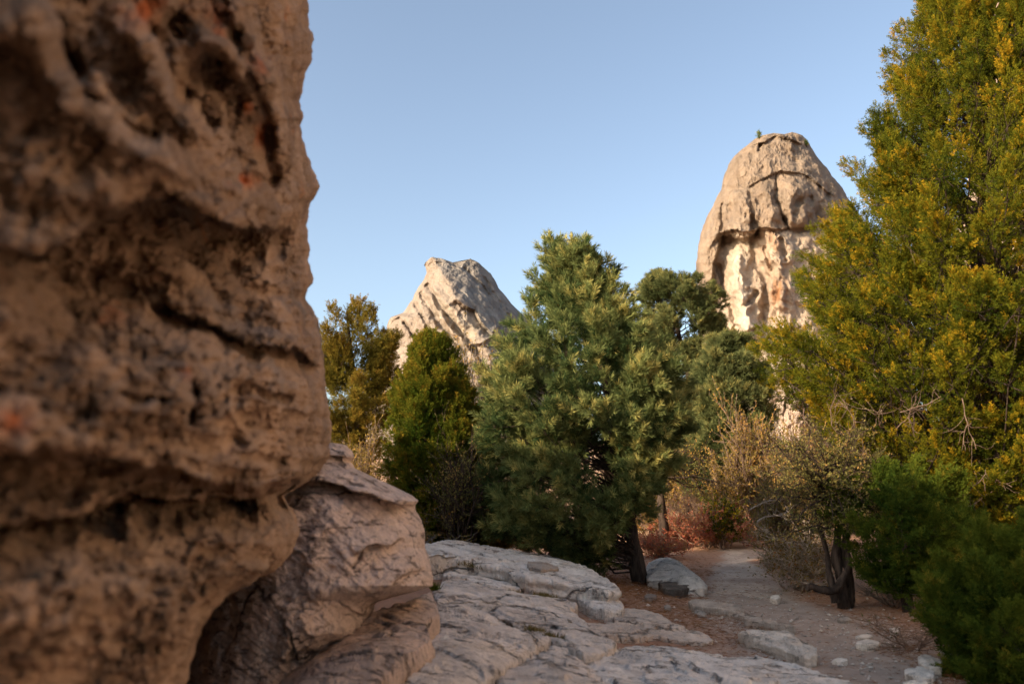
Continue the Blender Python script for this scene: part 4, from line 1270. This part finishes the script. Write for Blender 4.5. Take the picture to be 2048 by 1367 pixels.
GSH = 'sunlit shrubs beyond the trail'
def sh(px, Y, top, wpx, *a, **k):
    f = base_at(px, Y)
    ztop = W(px, top, Y)[2]
    return a, dict(foot=f, height=max(ztop - f[2], .15), width=mpx(wpx, Y), **k)

def put(name, label, px, Y, top, wpx, n, leaf, mat, wood, seed, group=GSH, cat='shrub', **k):
    f = base_at(px, Y)
    h = max(W(px, top, Y)[2] - f[2], .12)
    return shrub(name, label, f, h, mpx(wpx, Y), n[0], n[1], n[2], n[3], leaf[0], leaf[1], mat, wood, seed, cat, group, **k)

put('mahogany_shrub', 'tallest yellow-tan shrub with upright twigs beyond the trail', 1520, 17.5, 840, 130, (12, 150, 1500, 20000), (.06, .013), 'mahogany', 'twig', 201, stem_r=.03, spread=.35)
put('mahogany_shrub', 'yellowish shrub in front of the pale sunlit boulder', 1600, 16, 895, 120, (10, 120, 1100, 13000), (.06, .013), 'mahogany', 'twig', 202, stem_r=.028, spread=.4)
put('mahogany_shrub', 'small yellow-tan shrub at the left foot of the tallest shrub', 1470, 18.5, 915, 80, (9, 100, 900, 9000), (.06, .013), 'mahogany', 'twig', 203, stem_r=.025, spread=.4)
put('mahogany_shrub', 'slender twiggy shrub between pointed juniper and centre pine', 945, 13.6, 716, 110, (8, 100, 900, 7000), (.055, .012), 'mahogany', 'grey_wood', 204, stem_r=.03, spread=.25, group=None)
put('dry_shrub', 'dull olive twiggy shrub in shade beside the foot of the centre pine', 920, 11.6, 880, 150, (12, 120, 900, 6000), (.045, .009), 'sage', 'bark', 205, stem_r=.02, group=None)
put('yellow_bush', 'low golden bush just above the leaning boulder', 715, 15, 885, 130, (12, 110, 800, 7000), (.05, .011), 'mahogany', 'twig', 206, stem_r=.016, group=None, cat='bush')
put('rabbit_brush', 'golden bush behind the left juniper trunk', 690, 24, 850, 160, (10, 90, 700, 5000), (.07, .015), 'mahogany', 'twig', 216, stem_r=.02, group=None, cat='bush')
put('red_bush', 'low reddish bush in the sunlight at the end of the trail', 1425, 16.8, 1025, 165, (18, 160, 1400, 13000), (.05, .011), 'red', 'twig', 207, stem_r=.012)
put('red_bush', 'smaller reddish bush left of the green sapling', 1372, 17.4, 1045, 90, (14, 110, 800, 6000), (.05, .011), 'red', 'twig', 208, stem_r=.012)
put('grey_bush', 'leafless grey bush beside the small dead tree', 1388, 17.6, 975, 100, (12, 120, 900, 500), (.04, .008), 'red', 'twig', 209, stem_r=.014)
put('olive_bush', 'sprawling olive bush with pale dead branches right of the trail', 1590, 13.5, 960, 150, (14, 160, 1500, 13000), (.045, .010), 'sage', 'twig', 210, stem_r=.02)
put('olive_bush', 'shaded twiggy bush at the trail edge left of the twisted trunk', 1600, 11, 1050, 140, (16, 170, 1500, 5000), (.04, .009), 'olive', 'pale_twig', 211, stem_r=.014, group=None)
put('olive_bush', 'tan bush far behind the small dead tree', 1330, 24, 895, 190, (11, 140, 1100, 13000), (.085, .02), 'mahogany', 'twig', 212, stem_r=.03)
put('olive_bush', 'tan bush far behind the green sapling', 1440, 26, 930, 180, (11, 140, 1100, 13000), (.085, .02), 'olive', 'twig', 213, stem_r=.03)
put('olive_bush', 'tan bush far behind the sprawling olive bush', 1600, 23, 905, 220, (11, 140, 1100, 13000), (.085, .02), 'olive', 'twig', 214, stem_r=.03)
put('dead_bush', 'small leafless bush on red litter under the dark juniper', 1790, 9.3, 1140, 120, (12, 90, 350, 0), (.04, .008), 'olive', 'grey_wood', 215, stem_r=.012, group=None, cat='bush')
put('dead_bush', 'tangle of dead twigs beside the low juniper bush', 1835, 7.3, 1235, 160, (10, 70, 300, 60), (.03, .006), 'juniper_low', 'twig', 217, stem_r=.009, spread=1.4, up=.02, group=None, cat='bush')
put('olive_bush', 'dark bush in shade beneath the pointed juniper', 830, 11.8, 1010, 170, (12, 110, 800, 4500), (.045, .009), 'olive', 'grey_wood', 218, stem_r=.016, group=None)
put('dry_shrub', 'golden brush between the dead tree and the tallest shrub', 1400, 20.5, 905, 100, (10, 110, 900, 6000), (.065, .014), 'mahogany', 'twig', 220, stem_r=.02)
put('dry_shrub', 'tan brush in sunlight just right of the centre pine trunk', 1300, 18, 975, 80, (10, 100, 800, 4500), (.055, .012), 'olive', 'twig', 221, stem_r=.016)
put('straw_bush', 'low straw-coloured bush seen under the left skirt of the centre pine', 985, 13.4, 1035, 120, (16, 130, 1000, 9000), (.05, .010), 'mahogany', 'twig', 222, stem_r=.012, group=None, cat='bush')
put('straw_bush', 'low tan bush seen under the middle of the centre pine', 1095, 14.5, 1040, 130, (16, 130, 1000, 9000), (.05, .010), 'olive', 'twig', 223, stem_r=.012, group=None, cat='bush')
put('red_bush', 'dull rusty bush between the dead tree and the domed rock', 1318, 15.2, 1068, 90, (16, 120, 900, 6000), (.045, .009), 'red', 'twig', 224, stem_r=.012)
put('sapling', 'slim yellow-green sapling standing beside the reddish bush', 1447, 16.5, 1000, 62, (6, 90, 600, 7000), (.06, .011), 'juniper', 'twig', 219, stem_r=.016, spread=.15, up=.3)

# small dead tree in the sun
def small_tree(name, label, trunk_px, Y, r0, crown, seed, wood, leafmat, nleaf, leaf, lean=0.3, cat='tree', n=(60, 500), extra=None, foot=None):
    rng = np.random.default_rng(seed)
    tr = np.array(trunk_px, float)
    if foot is None:
        foot = base_at(tr[0, 0], Y)
    P = W(tr[:, 0], tr[:, 1], foot[1])
    P[0] = foot - np.array([0, 0, .06])
    root = empty(name, foot)
    tag(root, label, cat)
    rad = r0 * np.linspace(1, .35, len(P)); rad[0] *= 1.3
    tV, tF = tube(P, rad, 14, .3, seed)
    parts = [(tV, tF)]
    if extra:
        for pp, rr in extra:
            e = W(np.array([a for a, b, c in pp], float), np.array([b for a, b, c in pp], float), foot[1] + np.array([c for a, b, c in pp], float))
            parts.append(tube(e, np.array(rr), 10, .3, seed + 5))
    x0, x1, y0, y1 = crown
    m = n[0]
    tgt = W(rng.uniform(x0, x1, m), rng.uniform(y0, y1, m), foot[1])
    tgt[:, 1] += rng.uniform(-.5, .5, m) * mpx(x1 - x0, foot[1])
    k = rng.integers(len(P) // 2, len(P), m)
    t = np.linspace(0, 1, 7)[None, :, None]
    A = P[k]
    br = A[:, None] * (1 - t) + tgt[:, None] * t
    br[:, 1:] += np.cumsum(rng.normal(size=(m, 6, 3)), 1) * .03 * np.linalg.norm(tgt - A, axis=1)[:, None, None]
    L = np.linalg.norm(tgt - A, axis=1)
    parts.append(strands(br, np.full(m, r0 * .22), np.full(m, r0 * .06), 5))
    tw, L2 = offshoots(br, n[1], .7, .4, L, 4, .25, .05, rng, .3)
    parts.append(strands(tw, np.full(n[1], r0 * .06), np.full(n[1], r0 * .03), 3))
    V, F = joinm(parts)
    mk('trunk', V, F, M[wood], root)
    if nleaf:
        i = rng.integers(0, n[1], nleaf)
        j = rng.integers(0, 4, nleaf)
        f = rng.uniform(0, 1, (nleaf, 1))
        B = tw[i, j] * (1 - f) + tw[i, j + 1] * f
        d = norm(rng.normal(size=(nleaf, 3)) + np.array([0, 0, .5]))
        V, F = kites(B, B + d * (leaf[0] * rng.uniform(.6, 1.3, nleaf))[:, None], np.full(nleaf, leaf[1]), rng)
        per = rng.uniform(0, 1, n[1])
        mk('foliage', V, F, M[leafmat], root, smooth=False, fattr=np.clip(per[i] + rng.normal(0, .12, nleaf), 0, 1))
    return root

small_tree('dead_tree', 'small nearly bare brown tree in sunlight behind the domed rock', [(1332, 1082), (1326, 1040), (1321, 990), (1318, 950), (1312, 920), (1318, 895)], 17, .10, (1275, 1425, 885, 985), 301, 'bark', 'mahogany', 3500, (.05, .011), n=(50, 500))
ft = hit1(1690, 1216)
small_tree('twisted_tree', 'shrubby tree with a gnarled dark trunk and curling root beside the trail', [(1690, 1220), (1684, 1170), (1672, 1110), (1676, 1050), (1660, 990), (1646, 930)], 9.5, .062, (1545, 1750, 860, 1075), 302, 'bark', 'sage', 15000, (.036, .0075), n=(90, 1300), foot=ft,
           extra=[([(1700, 1040, -.05), (1694, 1090, -.06), (1697, 1130, -.1), (1682, 1160, -.14), (1668, 1180, -.14), (1640, 1178, -.14), (1622, 1172, -.12), (1612, 1180, -.10)], (.02, .03, .035, .04, .045, .04, .035, .02)),
                  ([(1696, 1222, .05), (1700, 1170, .08), (1690, 1090, .1), (1700, 1000, .15), (1712, 940, .2)], (.06, .05, .04, .03, .02)),
                  ([(1672, 1205, -.05), (1660, 1150, 0), (1650, 1090, .05), (1630, 1020, .1)], (.05, .035, .028, .015))])

def dead_branch(label, pts, Y, r, seed):
    rng = np.random.default_rng(seed)
    a = np.array(pts, float)
    P = W(a[:, 0], a[:, 1], Y)
    P[:, 1] += np.cumsum(rng.normal(size=len(P))) * .08
    root = empty('dead_branch', P[0])
    tag(root, label, 'branch', 'bleached branches in the shrubs')
    V, F = tube(P, np.linspace(r, r * .3, len(P)), 8, .2, seed)
    tw, _ = offshoots(P[None], 26, .8, .35, np.array([np.linalg.norm(P[-1] - P[0])]), 5, .35, .05, rng, .25)
    V2, F2 = strands(tw, np.full(26, r * .3), np.full(26, r * .1), 4)
    V, F = joinm([(V, F), (V2, F2)])
    mk('wood', V, F, M['pale_twig'], root)

dead_branch('bleached forked branch in the middle of the olive bush', [(1512, 1042), (1525, 1034), (1540, 1032), (1560, 1028), (1572, 1020)], 12.2, .017, 401)
dead_branch('bleached bare branches between the twisted tree and dark juniper', [(1668, 985), (1690, 975), (1715, 968), (1740, 965), (1765, 975)], 10.5, .013, 402)
dead_branch('thin pale branch above the sprawling olive bush', [(1500, 1020), (1520, 1010), (1545, 1000), (1575, 1004)], 13, .011, 403)

# trees on the tower top
def tiny_tree(label, px, py, Y, h, seed):
    foot = W(px, py, Y)
    root = empty('tiny_conifer', foot)
    tag(root, label, 'tree', 'tiny conifers on the tower top')
    rng = np.random.default_rng(seed)
    V, F = tube(np.array([foot - [0, 0, .5], foot + [0, 0, h * .5], foot + [0.1, 0, h]]), np.array([.09, .06, .02]), 8, .1, seed)
    mk('trunk', V, F, M['bark'], root)
    m = 90
    z = rng.uniform(.15, 1, m)
    P = foot + np.stack([rng.normal(size=m) * .16 * h * (1.1 - z), rng.normal(size=m) * .16 * h * (1.1 - z), z * h], -1)
    V, F, r = tufts(P, norm(rng.normal(size=(m, 3)) + [0, 0, .6]), 'juniper', rng, .3)
    mk('crown', V, F, M['pine'], root, smooth=False, fattr=r)

tiny_tree('tiny dark conifer standing alone on the left shoulder of the tower top', 1519, 279, 90, 1.0, 501)
tiny_tree('tiny dark conifer clinging to the right shoulder of the tower top', 1613, 292, 90, .55, 502)

# ------------------------------------------------------------------ grass, litter, pebbles
def grass(px, py, w, h, n, seed, label, off=.13, mat='grass'):
    rng = np.random.default_rng(seed)
    f = hit1(px, py, off)
    wm = mpx(w, f[1]); hm = mpx(h, f[1])
    B = f + np.stack([np.clip(rng.normal(0, .28, n), -.5, .5) * wm, np.clip(rng.normal(0, .35, n), -.6, .6) * wm * .6, np.full(n, -.03)], -1)
    B[:, 2] = G(B[:, 0], B[:, 1]) + off - .03
    T = B + np.stack([rng.normal(0, .35, n) * hm, rng.normal(0, .35, n) * hm, rng.uniform(.4, 1.1, n) * hm], -1)
    V, F = kites(B, T, np.full(n, .0028), rng)
    o = mk('grass_tuft', V, F, M[mat], None, smooth=False, fattr=rng.uniform(0, 1, n))
    tag(o, label, 'grass', 'dry grass tufts in the slab cracks')

grass(905, 1118, 60, 14, 500, 1, 'dry grass tuft on the top slab nearest the boulder', .2)
grass(945, 1128, 50, 14, 400, 2, 'dry grass tuft on the top slab, second from the boulder', .2)
grass(1092, 1190, 44, 12, 350, 3, 'greenish grass tuft in the crack below the layered slab', .13)
grass(1030, 1182, 24, 9, 160, 4, 'small grass tuft left of the greenish one in the same crack', .13)
grass(1070, 1256, 36, 12, 320, 5, 'dry grass tuft in the crack across the front slab', .13)
grass(1108, 1272, 34, 16, 320, 6, 'grass tuft nearest the bottom in the front slab crack', .12)
grass(870, 1176, 14, 20, 160, 7, 'green sprig at the tip of the leaning boulder', .14, 'juniper_low')
grass(1180, 1208, 40, 16, 260, 8, 'dry grass tuft beside the small tucked slab', .06)

def in_view_points(n, rng, x0, x1, y0, y1):
    q = np.stack([rng.uniform(x0, x1, n), rng.uniform(y0, y1, n)], -1)
    return hit(q[:, 0], q[:, 1], .005)

def scatter_litter():
    rng = np.random.default_rng(900)
    def pts(n, cx, cy, sx, sy):
        x = rng.normal(cx, sx, n); y = rng.normal(cy, sy, n)
        return np.stack([x, y, G(x, y) + .012 + rng.uniform(0, .02, n)], -1)
    fp = foot_pine
    P = np.concatenate([pts(9000, fp[0] - .1, fp[1] - .6, .9, 1.0), pts(9000, 4.2, 7.6, 1.0, 1.4), pts(4000, 3.2, 12.5, .8, 1.5), pts(3000, 1.6, 8.2, .5, .8), pts(5000, 3.2, 5.9, .9, .7)])
    pc = np.interp(P[:, 1], [0, 5, 8, 10, 13, 16, 20, 30], [2.0, 2.35, 2.9, 2.9, 3.6, 4.4, 5.5, 7])
    P = P[(np.abs(P[:, 0] - pc) > .5 + .35 * fbm(P * 1.3, 3)) | (rng.uniform(size=len(P)) < .16)]
    a = rng.uniform(0, 2 * np.pi, len(P))
    d = np.stack([np.cos(a), np.sin(a), rng.normal(0, .15, len(P))], -1)
    V, F = kites(P - d * .035, P + d * rng.uniform(.02, .05, len(P))[:, None], np.full(len(P), .0022), rng)
    o = mk('needle_litter', V, F, M['litter'], None, smooth=False, fattr=rng.uniform(0, 1, len(P)))
    tag(o, 'reddish dead needles strewn over the dirt under the trees', 'litter', None, 'stuff')
    # pebbles
    n = 1500
    x = np.concatenate([rng.normal(2.7, .9, n), rng.normal(3.6, .8, n // 2)]); y = np.concatenate([rng.uniform(4.5, 11, n), rng.uniform(5, 9, n // 2)])
    n = len(x)
    c = np.stack([x, y, G(x, y) + .008], -1)
    r = .006 + .02 * rng.uniform(0, 1, n) ** 4
    oct_ = np.array([[1, 0, 0], [0, 1, 0], [-1, 0, 0], [0, -1, 0], [0, 0, .6], [0, 0, -.6]])
    V = c[:, None] + oct_[None] * r[:, None, None] * rng.uniform(.6, 1.4, (n, 6, 1))
    f = np.array([[0, 1, 4], [1, 2, 4], [2, 3, 4], [3, 0, 4], [1, 0, 5], [2, 1, 5], [3, 2, 5], [0, 3, 5]])
    F = (np.arange(n) * 6)[:, None, None] + f[None]
    shade = np.repeat(rng.uniform(.45, .85, n), 6)[:, None] * np.array([[1, .88, .76]])
    o = mk('pebbles', V.reshape(-1, 3), F.reshape(-1, 3), M['stone'], None, smooth=False, col=shade)
    tag(o, 'small pebbles scattered over the dirt trail', 'pebbles', None, 'stuff')

scatter_litter()
